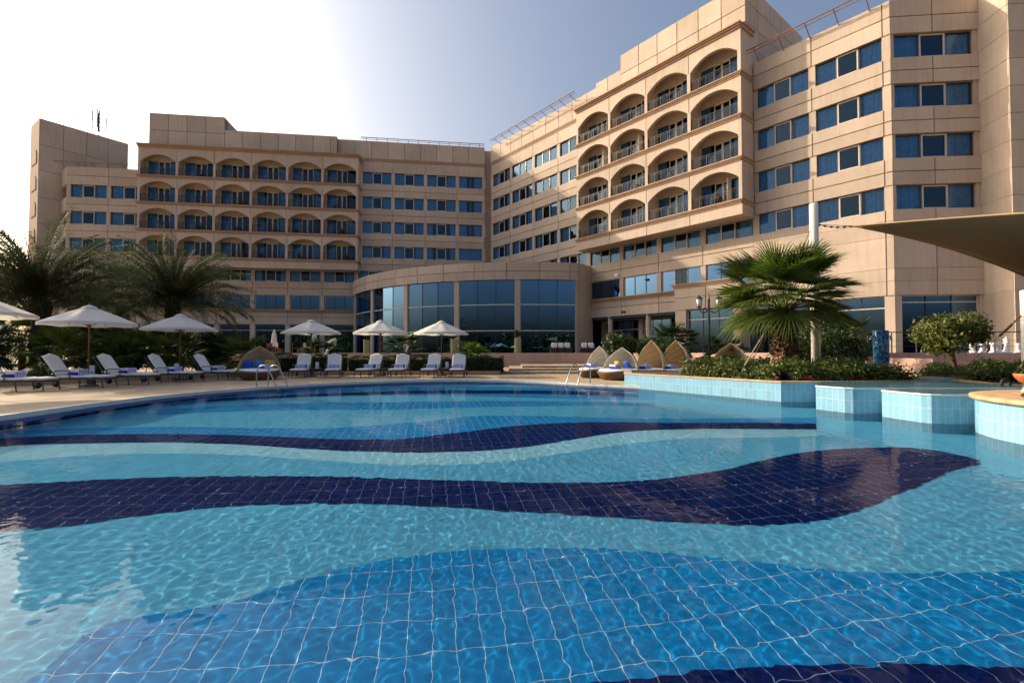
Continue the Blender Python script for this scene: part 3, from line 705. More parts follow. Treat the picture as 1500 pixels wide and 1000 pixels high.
for q in (.3, 2.4, 3.5, 5.2):
    b_ = MB(); x, y = .8 * cos(q), .8 * sin(q); b_.box(x - .06, x + .06, y - .05, y + .05, 6.9, 8.6 + .9 * (q > 2)); b_.build('antenna', 'lounger_frame', ms)

# ---------------------------------------------------------------- right wing
RW = thing('hotel_wing', 'sunlit right hotel wing with four bays of arched balconies and long window bands', 'building', (18.1, 37.9, 0), -math.atan2(.7815, .624), 'wings of the hotel')
balcony_block(RW, -17.72, 4, seed=8, special=((0, 2), (1, 2), (3, 0)))
mb = MB(); JM[id(mb)] = 4; XA = -36.2; XB = 9.17
lp = [-31.8, -27.27, -22.75]; LE = -17.85
for r_ in ROWS: piers_(mb, [XA + .1] + lp + [LE - .2], r_[0], r_[1], W, .24)
for k, r_ in enumerate(ROWS): winrow(RW, [XA] + lp + [LE - .25], r_, W, seed=40 + k)
for a, b in segs: panels(mb, XA, LE, a, b, W, lp)
panels(mb, XA, LE, ROWS[0][1], 27.5, W, lp, 1); ledge(mb, XA, LE, 27.95, W, .14, .44, ends=False)
panels(mb, XA, LE + 2.0, 27.96, 30.1, W - .1, [XA + 2.27 * k for k in range(1, 9)], 1)
rp = [-18, -13.5, -9, -4.45, 0]
fullj = [-31.8, -27.27, -22.75] + rp[:]
panels(mb, XA, .0, R9[1], R12[0], W, fullj); panels(mb, XA, 0, 5.05, R9[0] - .1, W, fullj); ledge(mb, -18.5, 0, R9[0] - .02, W, .3, .4, ends=False)
winrow(RW, [XA] + lp + rp, R12, W, seed=50)
piers_(mb, lp + rp[:-1], R12[0], R12[1], W, .24); piers_(mb, rp[:-1], R9[0], R9[1], W, .24)
for i, (a, b) in enumerate(zip(rp[:-1], rp[1:])):
    if i == 2:
        bigglass(RW, a + .25, a + 1.65, R9[0], R9[1], W + .2, 1); window(RW, a + 1.68, a + 2.9, R9[0], R9[1], W + .18, 'plain', 2, 5); bigglass(RW, a + 2.93, b - .25, R9[0], R9[1], W + .2, 1)
    else: bigglass(RW, a + .25, b - .25, R9[0], R9[1], W + .2, 3)
mb.box(XA, -18.2, W + .1, W + .6, R9[0] - .1, R9[1], 0)
# right section, one floor lower, plain wall below
sp_ = [0.02, 4.22, 8.66]
for a, b in segs[1:]: panels(mb, .14, XB, a, b, W, [4.4, 8.75])
panels(mb, .14, XB, ROWS[1][1], 24.9, W, [4.4, 8.75], 2, backing=.7)
for r_ in ROWS[1:] + [R12]:
    piers_(mb, [4.4], r_[0], r_[1], W, .24); mb.box(8.7, XB, W + .06, W + .9, r_[0] - .01, r_[1] + .01, 0); piers_(mb, [.14], r_[0], r_[1], W, .24, .2)
    winrow(RW, [.14, 4.4, 8.9], r_, W, seed=60 + int(r_[0]))
for a, b in ((10.02, R12[0]), (8.95, 10.02), (6.85, 8.95), (6.0, 6.85), (5.05, 6.0)): panels(mb, .02, XB, a + (.0 if a == 5.05 else .02), b, W, [4.4, 8.75], 1)
bigglass(RW, -.6, 4.1, 1.1, 5.05, W + .3, 3, (3.1,)); bigglass(RW, 4.5, 8.6, 1.1, 5.05, W + .3, 3, (3.1,)); mb.box(4.1, 4.5, W + .1, W + .8, 1, 5.05); mb.box(8.6, XB - .01, W + .06, W + .8, 1, 5.05)
# masses
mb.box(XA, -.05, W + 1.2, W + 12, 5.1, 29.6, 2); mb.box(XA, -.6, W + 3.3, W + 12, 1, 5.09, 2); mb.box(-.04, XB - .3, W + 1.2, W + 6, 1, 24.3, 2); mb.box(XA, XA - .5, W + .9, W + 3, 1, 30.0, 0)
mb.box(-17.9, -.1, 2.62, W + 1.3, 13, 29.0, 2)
# parapet and penthouse over the block
panels(mb, -15.9, -12.62, 27.45, 29.9, 1.0, [-14.3], 1, backing=.5)
panels(mb, -12.6, 0.0, 27.45, 31.35, 1.0, [-10.4, -8.3, -6.2, -4.1, -2.0], 2, backing=11.5)
for a, b in zip([1.06, 3.2, 5.4, 7.6, 9.8], [3.14, 5.34, 7.54, 9.74, 12.4]):
    for c_, d_ in ((24.5, 26.2), (26.26, 28.0), (28.06, 29.7), (29.76, 31.34)): mb.box(0.0, .06, a, b, c_, d_, 0)
mb.box(-.02, .03, 1.1, 12.35, 24.6, 31.2, 4)
# ground-floor arcade
mb.box(-18.4, -.6, W + .1, W + 2.9, 4.8, 5.04, 2)
for x in (-15.2, -10.4): mb.lathe([(.26, 1.05), (.26, 4.95), (.34, 5.0), (.34, 5.06)], 0, 18, (x, W + .35, 0))
for x in (-17.9, -12.8, -8.0): mb.box(x - .25, x + .25, W + 2.3, W + 2.9, 1.1, 5, 0)
bigglass(RW, -17.6, -13.1, 1.1, 4.8, W + 2.5, 4, (2.6,)); bigglass(RW, -12.5, -8.3, 1.1, 4.8, W + 2.5, 4, (2.6,)); bigglass(RW, -7.7, -5.9, 1.1, 4.8, W + 2.5, 2, (2.6,))
# projecting bay by the lamp
def proj(z0, z1, y): panels(mb, -6.6, -.6, z0, z1, y, [-3.6], 1, backing=W - y + .2)
proj(5.05, 6.1, .9); proj(6.13, 7.0, .9); ledge(mb, -6.6, -.6, 7.35, .9, .22, .36)
mb.box(-6.55, -5.5, .95, W + 2.2, 1.05, 5.05, 0); mb.box(-1.2, -.6, .95, W + 2, 1.05, 5.05, 0)
bigglass(RW, -5.5, -1.2, 1.1, 5.0, 1.3, 3, (3.0,))
mb.box(-6.4, -.7, 2.4, 3.2, 1.1, 5.0, 2)
mb.build('wall', ['panel', 'ledge', 'interior', 'interior', 'joint'], RW)
dm = MB(); dm.box(0, .08, 0, .08, 0, 2.5); dm.box(1.9, 1.98, 0, .08, 0, 2.5); dm.box(.95, 1.03, 0, .08, 0, 2.5); dm.box(.08, 1.9, 0, .08, 2.4, 2.5); dm.box(.1, .94, .03, .05, .02, 2.4, 1); dm.box(1.04, 1.89, .03, .05, .02, 2.4, 1)
dm.build('entrance_door', ['cream_frame', 'door_glass_dark'], RW, False, (-17.2, W + 2.3, 1.16))
bmu_rail(RW, -34.8, -18.9, .75, 30.3, W, 29.9, 10); bmu_rail(RW, -.3, 9.0, 1.0, 25.55, W, 24.8, 5)

# ---------------------------------------------------------------- end bay of the right wing
EB = thing('hotel_end_bay', 'shaded end block of the hotel at the right edge, with stacked wide blue windows', 'building', (25.4, 32.0, 0), -math.atan2(.0906, .9959))
mb = MB(); JM[id(mb)] = 4; zz = [24.9] + [q for r_ in ROWS[1:] for q in (r_[1], r_[0])] + [R12[1], R12[0]]
for a, b in segs[1:] + [(ROWS[1][1], 24.9), (10.02, R12[0]), (6.85, 10.0), (6.0, 6.83), (5.05, 5.98)]: panels(mb, .02, 5.5, a, b, 0, [2.65], 2 if b - a < 2.6 and b - a > 1.2 else 1)
for r_ in ROWS[1:] + [R12]:
    mb.box(.03, .3, .12, .8, r_[0] - .01, r_[1] + .01); mb.box(5.2, 5.5, .12, .8, r_[0] - .01, r_[1] + .01); window(EB, .3, 5.2, r_[0], r_[1], .22, 'sash', 3, 2)
mb.box(.02, .5, .1, .8, 1, 5.05); bigglass(EB, .5, 5.3, 1.1, 5.05, .3, 3, (3.45,)); mb.box(5.3, 5.5, .1, .8, 1, 5.05)
mb.box(.1, 5.5, 1.2, 12, 1, 24.4, 2)
# return wall toward the camera and the next face
zs = [1, 5.05, 7.1, 9.1, 10.9, 12.6, 14.3, 16, 17.7, 19.4, 21.1, 22.8, 24.5, 27.5]
for a, b in zip(zs[:-1], zs[1:]):
    mb.box(5.5, 5.56, -2.0, 1.2, a + .02, b - .02); mb.box(5.5 + .02, 13, -2.06, -2.0, a + .02, b - .02)
mb.box(5.53, 13, -2.0, 12, 1, 27.4, 0)
mb.build('wall', ['panel', 'ledge', 'interior', 'interior', 'joint'], EB)

# ---------------------------------------------------------------- curved glass hall
RT = thing('glass_rotunda', 'curved glass hall with a beige panelled fascia in the corner between the two wings', 'building', (1.5, 75.4, 0))
RR = 25.0; ANG = [-63.0, -47.4, -32.4, -17.2, -2.1, 12.6]
def arc(a, r): a = R(a); return (r * sin(a), -r * cos(a))
def arcbox(mb, a0, a1, r0, r1, z0, z1, n_=8, mi=0):
    ins = [arc(a0 + (a1 - a0) * i / n_, r0) for i in range(n_ + 1)]; out = [arc(a0 + (a1 - a0) * i / n_, r1) for i in range(n_ + 1)]
    mb.surf([[(*q, z0) for q in out], [(*q, z1) for q in out]], mi); mb.surf([[(*q, z1) for q in out], [(*q, z1) for q in ins]], mi); mb.surf([[(*q, z0) for q in ins], [(*q, z0) for q in out]], mi)
    for k in (0, n_): mb.add([(*ins[k], z0), (*out[k], z0), (*out[k], z1), (*ins[k], z1)], [(0, 1, 2, 3)], mi)
mb = MB(); fj = [-66] + [-58.5, -51, -43.8, -36, -28.3, -20.6, -12.6, -4.7, 3.2, 10.5, 12.6]
for a, b in zip(fj[:-1], fj[1:]):
    g = .09
    arcbox(mb, a + g, b - g, RR - .1, RR + .25, 8.87, 9.72, 6); arcbox(mb, a + g, b - g, RR - .1, RR + .25, 9.78, 10.68, 6)
arcbox(mb, -66, 12.6, RR - 1, RR + .19, 8.9, 10.64, 60, 1)
for a in ANG:
    w_ = .6 if a < 12 else .5
    arcbox(mb, a - w_, a + w_, RR - .4, RR + .12, 1.0, 8.9, 2)
# return wall to the right wing
p = arc(12.6, RR + .25); q = (8.9 - 1.5, 53.2 - 75.4); 
mb.add([(p[0], p[1], 1), (q[0], q[1], 1), (q[0], q[1], 10.68), (p[0], p[1], 10.68)], [(0, 1, 2, 3)])
mb.build('wall', ['panel', 'joint'], RT)
rf = MB(); rf.add([(*arc(a, RR - .5), 10.3) for a in np.linspace(-66, 12.6, 40)] + [(q[0], q[1], 10.3), (0, 0, 10.3), (-20, -6, 10.3)], [tuple(range(43))]); rf.build('roof', 'roof', RT)
# dark room behind the glass
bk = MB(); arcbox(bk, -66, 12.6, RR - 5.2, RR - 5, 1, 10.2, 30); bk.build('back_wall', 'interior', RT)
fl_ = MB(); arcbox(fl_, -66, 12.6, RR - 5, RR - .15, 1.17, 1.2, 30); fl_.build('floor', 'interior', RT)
for a, b in zip(ANG[:-1], ANG[1:]):
    a += .62; b -= .62; f = MB(); g = MB(); n_ = 3
    for k in range(n_ + 1):
        c = a + (b - a) * k / n_; w_ = .07; arcbox(f, c - w_, c + w_, RR - .12, RR - .02, 1.1, 8.87, 1, 1 if k in (0, n_) else 0)
    for z in (3.54, 6.27): arcbox(f, a, b, RR - .1, RR + .03, z - .05, z + .05, 9, 1)
    o = f.build('window', ['iron', 'cream_frame'], RT)
    for k in range(n_):                                  # flat panes set round the curve, each a hair off its neighbour
        c0, c1 = a + (b - a) * k / n_, a + (b - a) * (k + 1) / n_; P0, P1 = arc(c0, RR - .06), arc(c1, RR - .06)
        g.add([(*P0, 1.1), (*P1, 1.1), (*P1, 8.87), (*P0, 8.87)], [(0, 1, 2, 3)])
    g.build('pane', 'curtain_wall_glass', o)

# ================================================================== VEGETATION
def frond_geo(L, droop, nleaf, leaf, r, up=.35):
    # feather frond in its own plane: +X outward, Z up. returns verts, tris
    v, f = [], []; N = 14; P = []; ang = up; x = z = 0.; st = L / N
    for i in range(N + 1):
        P.append((x, z, ang)); x += st * cos(ang); z += st * sin(ang); ang -= droop / N * (.5 + 1.3 * i / N)
    def at(t):
        i = min(int(t * N), N - 1); u = t * N - i; a, b = P[i], P[i + 1]; return a[0] + (b[0] - a[0]) * u, a[1] + (b[1] - a[1]) * u, a[2]
    for i in range(N):                     # rachis
        w0, w1 = .022 * (1 - i / N) + .004, .022 * (1 - (i + 1) / N) + .004; k = len(v)
        v += [(P[i][0], -w0, P[i][1]), (P[i][0], w0, P[i][1]), (P[i + 1][0], w1, P[i + 1][1]), (P[i + 1][0], -w1, P[i + 1][1])]; f += [(k, k + 1, k + 2), (k, k + 2, k + 3)]
    for i in range(nleaf):
        t = .12 + .87 * (i + r.random()) / nleaf; x, z, a = at(t); l = leaf * (sin(pi * min(1, t * .80 + .14)) ** .6) * r.uniform(.8, 1.1)
        for s in (-1, 1):
            sw = r.uniform(.35, .9); vv = r.uniform(-.6, .7)          # swept forward, V shape
            dx, dy, dz = cos(a) * sin(sw) - sin(a) * vv * .5, s * cos(sw), sin(a) * sin(sw) + cos(a) * vv * .6
            w = .016; k = len(v); m = .5
            v += [(x - w, 0, z), (x + w, 0, z), (x + dx * l * m + w * .8, dy * l * m, z + dz * l * m), (x + dx * l, dy * l, z + dz * l - .22 * l), (x + dx * l * m - w * .8, dy * l * m, z + dz * l * m)]
            f += [(k, k + 1, k + 2), (k, k + 2, k + 4), (k + 4, k + 2, k + 3)]
    return np.array(v), np.array(f)
def place(v, yaw, pos, roll=0.0):
    c, s = cos(roll), sin(roll); v = np.stack([v[:, 0], v[:, 1] * c - v[:, 2] * s, v[:, 1] * s + v[:, 2] * c], 1)
    c, s = cos(yaw), sin(yaw); return np.stack([v[:, 0] * c - v[:, 1] * s, v[:, 0] * s + v[:, 1] * c, v[:, 2]], 1) + np.array(pos)
def merge(parts):
    V, F, o = [], [], 0
    for v, f in parts: V.append(v); F.append(f + o); o += len(v)
    return np.concatenate(V), np.concatenate(F)
def date_palm(label, x, y, z, h, rad, L=3.6, n=46, seed=1, lean=0, nleaf=84, dead=3):
    r = random.Random(seed); t_ = thing('date_palm', label, 'palm tree', (x, y, z), 0, 'date palms behind the loungers')
    tr = MB(); pts = [(lean * (k / 10) ** 2, 0, h * k / 10) for k in range(11)]
    tr.tube(pts, [rad * (1.15 - .2 * k / 10 + (.12 if k > 8 else 0)) for k in range(11)], 0, 14)
    for k in range(int(h * 42)):          # leaf-base stubs
        zz = h * r.random() ** .9; a = r.uniform(0, 2 * pi); rr_ = rad * 1.0; cx = lean * (zz / h) ** 2
        c0 = Vector((cx + rr_ * cos(a), rr_ * sin(a), zz)); tr.bar(c0, c0 + Vector((.07 * cos(a), .07 * sin(a), .13)), .055, 0, 4, .03)
    tr.build('trunk', 'date_bark', t_)
    parts = []
    for k in range(n):
        u = k / n; up = 1.38 - 1.25 * u ** 1.25 + r.uniform(-.12, .12); v, f = frond_geo(L * r.uniform(.82, 1.08), r.uniform(.7, 1.15) + .3 * u, nleaf, .55, r, up)
        parts.append((place(v, k * 2.39996 + r.uniform(-.2, .2), (lean + .1 * cos(k * 2.4), .1 * sin(k * 2.4), h - .25 * u), r.uniform(-.35, .35)), f))
    V, F = merge(parts); link('crown', fast_mesh('crown', V, F, 'date_leaf'), t_)
    parts = []
    for k in range(dead):
        v, f = frond_geo(L * .6, 1.1, 24, .3, r, -.5); parts.append((place(v, r.uniform(0, 6.3), (lean, 0, h - .35)), f))
    if parts: V, F = merge(parts); link('dry_fronds', fast_mesh('dry_fronds', V, F, 'straw_leaf'), t_)
    return t_
def fan_geo(pet, rad, nseg, r, up, spread=2.5, droop=.25):
    # fan leaf: petiole then split fan. +X outward
    v, f = [], []; d = np.array([cos(up), 0, sin(up)]); e = d * pet - np.array([0, 0, pet * pet * .05]); w = .018
    v += [(0, -w, 0), (0, w, 0), tuple(e + (0, w, 0)), tuple(e - (0, w, 0)), (0, 0, -w * 1.5), tuple(e - (0, 0, w))]; f += [(0, 1, 2), (0, 2, 3), (0, 4, 5), (0, 5, 3)]
    tilt = up - r.uniform(.15, .6); ax = np.array([cos(tilt), 0, sin(tilt)]); nrm = np.array([-sin(tilt), 0, cos(tilt)]); ay = np.array([0, 1., 0])
    da = spread / nseg
    for k in range(nseg):
        a = -spread / 2 + (k + .5) * da; l = rad * (1 - .18 * abs(a / (spread / 2)) ** 2) * r.uniform(.92, 1.05)
        dr = lambda q: ax * (cos(q)) + ay * sin(q)
        fold = .035 * (1 if k % 2 else -1)
        split = r.uniform(.30, .42); o = e
        cup = -nrm * 0
        A = o; B = o + dr(a - da / 2) * l * split; C = o + dr(a) * l * split + nrm * fold; D = o + dr(a + da / 2) * l * split
        g = np.array([0, 0, -droop * l * r.uniform(.3, 1.4)]); T = o + dr(a + r.uniform(-.03, .03)) * l + g * .6; mid = o + dr(a) * l * .78 + g * .18 + nrm * fold
        wv = ay * cos(a) - ax * sin(a); mw = l * da * .17
        k0 = len(v); v += [tuple(A), tuple(B), tuple(C), tuple(D), tuple(mid - wv * mw), tuple(mid + wv * mw), tuple(T)]
        f += [(k0, k0 + 1, k0 + 2), (k0, k0 + 2, k0 + 3), (k0 + 1, k0 + 4, k0 + 2), (k0 + 2, k0 + 5, k0 + 3), (k0 + 2, k0 + 4, k0 + 5), (k0 + 4, k0 + 6, k0 + 5)]
    return np.array(v), np.array(f)
def fan_palm(label, x, y, z, h, rad, n=34, pet=(.7, 1.2), leaf=(.8, 1.05), seed=1, mat='fan_leaf', nseg=38, thick=False, group=None, low=-.75, droop=.25, bias=None):
    r = random.Random(seed); t_ = thing('fan_palm', label, 'palm tree', (x, y, z), 0, group)
    if h > .05:
        tr = MB(); tr.tube([(0.0, 0, 0), (.02, 0, h * .3), (0, 0, h * .7), (0, 0, h)], [rad * 1.1, rad * .92, rad, rad * .8], 0, 14)
        tr.build('trunk', 'fan_bark', t_)
        if thick:
            st, sb = MB(), MB()
            for k in range(150):
                zz = h * (k / 150) ** 1.0; a = k * 2.4 + r.uniform(-.3, .3); q = Vector((rad * .95 * cos(a), rad * .95 * sin(a), zz)); w_ = r.uniform(.03, .06)
                (sb if zz < h * .3 else st).bar(q, q + Vector((.11 * cos(a), .11 * sin(a), r.uniform(.04, .12))), w_, 0, 5, w_ * .75)
            st.build('leaf_base', 'fan_bark', t_); sb.build('leaf_base', 'pale_stub', t_)
    parts = []
    for k in range(n):
        u = k / n; up = 1.35 + (low - 1.35) * u ** 1.05 + r.uniform(-.12, .12)
        sc_ = .7 + .3 * sin(pi * min(1, .2 + u)); v, f = fan_geo(r.uniform(*pet) * sc_, r.uniform(*leaf), nseg, r, up, 2.5, droop * (.6 + u))
        yaw = k * 2.39996 + r.uniform(-.25, .25)
        parts.append((place(v, yaw, (.06 * cos(yaw), .06 * sin(yaw), h - .1 * u), r.uniform(-.3, .3)), f))
    V, F = merge(parts); link('crown', fast_mesh('crown', V, F, mat), t_); return t_
def leaves(P, N_, size, r, asp=.45, jitter=.9, upb=.25):
    # clump of leaf quads (2 triangles) at points P with outward normals N_
    n = len(P); t1 = r.normal(size=(n, 3)); nn = N_ + r.normal(size=(n, 3)) * jitter + np.array([0, 0, upb]); nn /= np.linalg.norm(nn, axis=1)[:, None]
    a = np.cross(nn, t1); a /= np.linalg.norm(a, axis=1)[:, None]; b = np.cross(nn, a); s = size * r.uniform(.6, 1.25, (n, 1))
    v = np.stack([P - a * s, P + b * s * asp - nn * s * .12, P + a * s, P - b * s * asp - nn * s * .12], 1).reshape(-1, 3); k = np.arange(n)[:, None] * 4
    return v, np.concatenate([k + np.array([[0, 1, 2]]), k + np.array([[0, 2, 3]])])
def blob_points(n, c, rad, r, lumps=14, shell=.55):
    # points through lumpy volume
    C = r.normal(size=(lumps, 3)); C /= np.linalg.norm(C, axis=1)[:, None]; C *= r.uniform(.25, .72, (lumps, 1)); R_ = r.uniform(.28, .5, lumps)
    i = r.randint(0, lumps, n); d = r.normal(size=(n, 3)); d /= np.linalg.norm(d, axis=1)[:, None]; q = C[i] + d * (R_[i] * r.uniform(shell, 1.02, n) )[:, None]
    return q * np.array(rad) + np.array(c), d
def bush(name, label, cat, x, y, z, rad, n=3500, leaf=.07, mat='shrub_leaf', seed=1, trunk=None, group=None, lumps=16, asp=.45, cz=None):
    r = np.random.RandomState(seed); cz = rad[2] if cz is None else cz; t_ = thing(name, label, cat, (x, y, z), 0, group)
    P, N_ = blob_points(n, (0, 0, cz), rad, r, lumps); P[:, 2] = np.maximum(P[:, 2], .02 if trunk is None else -9)
    v, f = leaves(P, N_, leaf, r, asp); link('foliage' if trunk is None else 'crown', fast_mesh('foliage', v, f, mat), t_)
    st = MB(); rr_ = random.Random(seed)
    if trunk: st.tube([(trunk[2], 0, 0), (trunk[2] * .5, .02, cz * .5), (0, 0, cz - rad[2] * .3)], [trunk[0], trunk[0] * .8, trunk[0] * .6], 0, 8)
    base = cz - rad[2] * (.9 if trunk else 1)
    for k in range(9):
        a = rr_.uniform(0, 6.3); e = (rad[0] * .6 * cos(a), rad[1] * .6 * sin(a), cz + rad[2] * rr_.uniform(-.2, .6)); st.tube([(0, 0, max(0, base)), (e[0] * .4, e[1] * .4, (base + e[2]) / 2), e], [.035, .025, .01], 0, 5)
    st.build('trunk' if trunk else 'stem', 'fan_bark', t_); return t_
def hedge(label, pts, w, z0, h, n, leaf=.045, mat='hedge_leaf', seed=1, cat='hedge', group=None, ragged=.06, round_=False):
    # clipped hedge along a polyline
    r = np.random.RandomState(seed); t_ = thing('hedge', label, cat, (0, 0, 0), 0, group); pts = [np.array(p, float) for p in pts]
    L = [np.linalg.norm(b - a) for a, b in zip(pts[:-1], pts[1:])]; tot = sum(L)
    V, F = [], []; core = MB()
    for (a, b, l) in zip(pts[:-1], pts[1:], L):
        m = int(n * l / tot); d = (b - a) / l; nn = np.array([-d[1], d[0]]); u = r.uniform(-.02, 1.02, m); face = r.uniform(0, 2 * h + w, m)
        off = np.where(face < h, -w / 2, np.where(face < h + w, face - h - w / 2, w / 2)); zz = np.where(face < h, face, np.where(face < h + w, h, 2 * h + w - face))
        P = np.stack([a[0] + d[0] * l * u + nn[0] * off, a[1] + d[1] * l * u + nn[1] * off, z0 + zz], 1); lump = .10 * np.sin(u * l * 2.1 + seed) + .05 * np.sin(u * l * 5.3)
        P[:, 2] += lump * (zz / h) + r.normal(size=m) * ragged * (zz > h * .8); P[:, 0] += nn[0] * r.normal(size=m) * ragged; P[:, 1] += nn[1] * r.normal(size=m) * ragged
        N_ = np.stack([nn[0] * np.sign(off) * (zz < h), nn[1] * np.sign(off) * (zz < h), (zz >= h) * 1.], 1); V.append(P); F.append(N_)
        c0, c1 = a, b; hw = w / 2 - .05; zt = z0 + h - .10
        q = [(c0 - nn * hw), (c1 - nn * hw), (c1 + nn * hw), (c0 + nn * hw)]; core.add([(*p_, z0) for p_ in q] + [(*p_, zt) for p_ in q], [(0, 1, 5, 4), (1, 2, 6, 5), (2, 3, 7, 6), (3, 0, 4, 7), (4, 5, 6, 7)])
    v, f = leaves(np.concatenate(V), np.concatenate(F), leaf, r, .5); link('foliage', fast_mesh('foliage', v, f, mat), t_); core.build('inner_core', 'core_dark', t_); return t_  # core: solid near-black box filling the hedge behind its leaf quads

date_palm('big date palm with thick rough trunk at the far left, behind two parasols', -20.2, 20.7, .1, 3.35, .31, 4.2, 130, 3, dead=2)
date_palm('date palm with slimmer trunk rising beside the fourth parasol pole, left of the wicker daybed', -17.7, 25.2, .1, 3.7, .29, 4.1, 130, 4, dead=2)
date_palm('date palm standing back between the two nearer date palms, its crown filling the gap', -23.4, 29.0, .1, 3.9, .28, 4.3, 80, 5, dead=1)
bush('leafy_tree', 'dark broadleaf tree at the left edge behind the loungers, sky showing through its leaves', 'tree', -26.8, 24.5, .1, (3.0, 2.6, 2.6), 5200, .13, 'shrub_leaf', 21, (.16, 0, .2), None, 22, .5, 4.0)
# fan palm thicket behind the left loungers
FPL = [(-19.0, 17.2, 1.0, .9, 'leftmost low fan palm of the thicket behind the left loungers'), (-17.6, 19.0, .7, 1.0, 'low fan palm behind the second lounger from the left'), (-16.7, 21.0, .9, 1.05, 'dense low fan palm behind the tall parasol pole at left'), (-18.8, 22.6, 1.2, 1.1, 'fan palm in the thicket between the two date palm trunks'),
       (-15.9, 23.2, .8, .95, 'low fan palm just left of the slimmer date palm trunk'), (-21.6, 18.6, 1.2, 1.1, 'fan palm at the left edge behind the big date palm trunk'), (-19.2, 27.0, 1.2, 1.1, 'fan palm in the dark behind the fourth lounger'), (-22.8, 22.5, 1.4, 1.2, 'tallest fan palm of the left thicket, in deep shade')]
for i, (x, y, h, s_, lb) in enumerate(FPL):
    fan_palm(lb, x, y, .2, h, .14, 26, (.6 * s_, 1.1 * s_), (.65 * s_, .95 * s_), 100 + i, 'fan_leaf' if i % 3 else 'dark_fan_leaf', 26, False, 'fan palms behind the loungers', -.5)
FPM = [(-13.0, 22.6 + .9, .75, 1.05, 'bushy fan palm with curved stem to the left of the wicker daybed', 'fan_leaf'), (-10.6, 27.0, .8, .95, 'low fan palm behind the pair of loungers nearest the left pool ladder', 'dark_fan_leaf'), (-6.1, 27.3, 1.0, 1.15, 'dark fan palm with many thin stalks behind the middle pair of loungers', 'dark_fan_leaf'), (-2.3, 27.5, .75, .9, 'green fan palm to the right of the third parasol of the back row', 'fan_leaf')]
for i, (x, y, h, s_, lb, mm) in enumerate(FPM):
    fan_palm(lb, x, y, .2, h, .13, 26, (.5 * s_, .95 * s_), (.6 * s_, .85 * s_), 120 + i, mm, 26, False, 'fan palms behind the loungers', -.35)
# hedges behind the back loungers
for i, (p, lb, h_) in enumerate([([(-13.6, 25.6), (-9.0, 26.2)], 'clipped hedge behind the wicker daybed and its neighbouring loungers', .85), ([(-8.6, 25.9), (-3.3, 26.1)], 'clipped hedge behind the middle pair of loungers', .75), ([(-2.9, 26.0), (-.5, 26.2)], 'clipped hedge end block nearest the terrace steps', .85)]):
    hedge(lb, p, 1.1, .2, h_, 5200 if i < 2 else 3600, .05, 'shrub_leaf', 30 + i, 'hedge', 'clipped hedges behind the back loungers', .03)
for i, (x, y, lb) in enumerate([(-19.9, 15.6, 'small round shrub left of the leftmost full lounger'), (-14.6, 22.9, 'small round shrub between the slimmer date palm and the fan palm'), (-12.0, 24.5, 'round clipped shrub right behind the wicker daybed')]):
    bush('round_shrub', lb, 'shrub', x, y, .2, (.55, .55, .45), 1500, .05, 'shrub_leaf', 50 + i, None, 'round shrubs')
for i, (x, y, rx, rz_, lb) in enumerate([(-22.2, 20.0, 2.0, 1.3, 'dark shrub mass at the left edge behind the big date palm'), (-19.6, 24.2, 2.0, 1.35, 'dark shrub mass between the two date palm trunks'), (-17.2, 21.6, 1.4, .95, 'dark shrub behind the third lounger'), (-16.2, 26.4, 1.7, 1.2, 'dark shrub behind the slimmer date palm'), (-24.5, 26.5, 2.4, 1.8, 'dark shrub mass far left behind the loungers')]):
    bush('dark_shrub', lb, 'shrub', x, y, .1, (rx, 1.1, rz_), 5200, .10, 'shrub_leaf', 160 + i, None, 'dark shrubs behind the loungers', 20)
# right side: dark shrubs behind the daybeds
for i, (x, y, rx, rz_, lb) in enumerate([(6.0, 27.0, 1.25, 1.3, 'dark rounded shrub left of the dark fan palm behind the daybeds'), (7.9, 27.4, 1.2, 1.25, 'dark shrub between the daybeds and the street lamp')]):
    bush('dark_shrub', lb, 'shrub', x, y, .2, (rx, 1.0, rz_), 4200, .085, 'shrub_leaf', 60 + i, None, 'dark shrubs behind the daybeds', 18)
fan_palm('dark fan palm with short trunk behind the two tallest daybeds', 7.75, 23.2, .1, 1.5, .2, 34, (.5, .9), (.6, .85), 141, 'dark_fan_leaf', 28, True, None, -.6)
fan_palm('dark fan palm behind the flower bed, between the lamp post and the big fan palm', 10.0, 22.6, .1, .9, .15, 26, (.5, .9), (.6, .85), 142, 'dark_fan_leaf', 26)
fan_palm('big green fan palm with shaggy trunk in the raised flower bed', 8.05, 14.3, .45, 2.1, .27, 52, (.9, 1.5), (1.1, 1.4), 150, 'fan_leaf', 44, True, None, .0, .24)
for i, (x, y, rx, rz_, lb) in enumerate([(12.2, 20.6, 1.5, 1.15, 'dark shrub behind the tall white pole'), (14.2, 21.0, 1.4, 1.2, 'dark shrub left of the blue mosaic shower'), (16.2, 24.5, 1.8, 1.3, 'dark shrub on the terrace in front of the ground-floor glass')]):
    bush('dark_shrub', lb, 'shrub', x, y, .1 if i < 2 else TZ, (rx, 1.0, rz_ * .95), 4200, .09, 'shrub_leaf', 70 + i, None, 'dark shrubs behind the flower bed', 18)
fan_palm('fan palm in the shade on the terrace behind the mosaic shower', 15.9, 22.9, TZ, .6, .14, 24, (.6, 1.0), (.6, .9), 153, 'dark_fan_leaf', 26)
bush('round_tree', 'round clipped small tree with light green glossy leaves and a leaning stem', 'tree', 14.75, 16.3, .3, (1.25, 1.2, .88), 4200, .08, 'glossy_leaf', 80, (.07, 0, .25), None, 40, .5, 1.62)
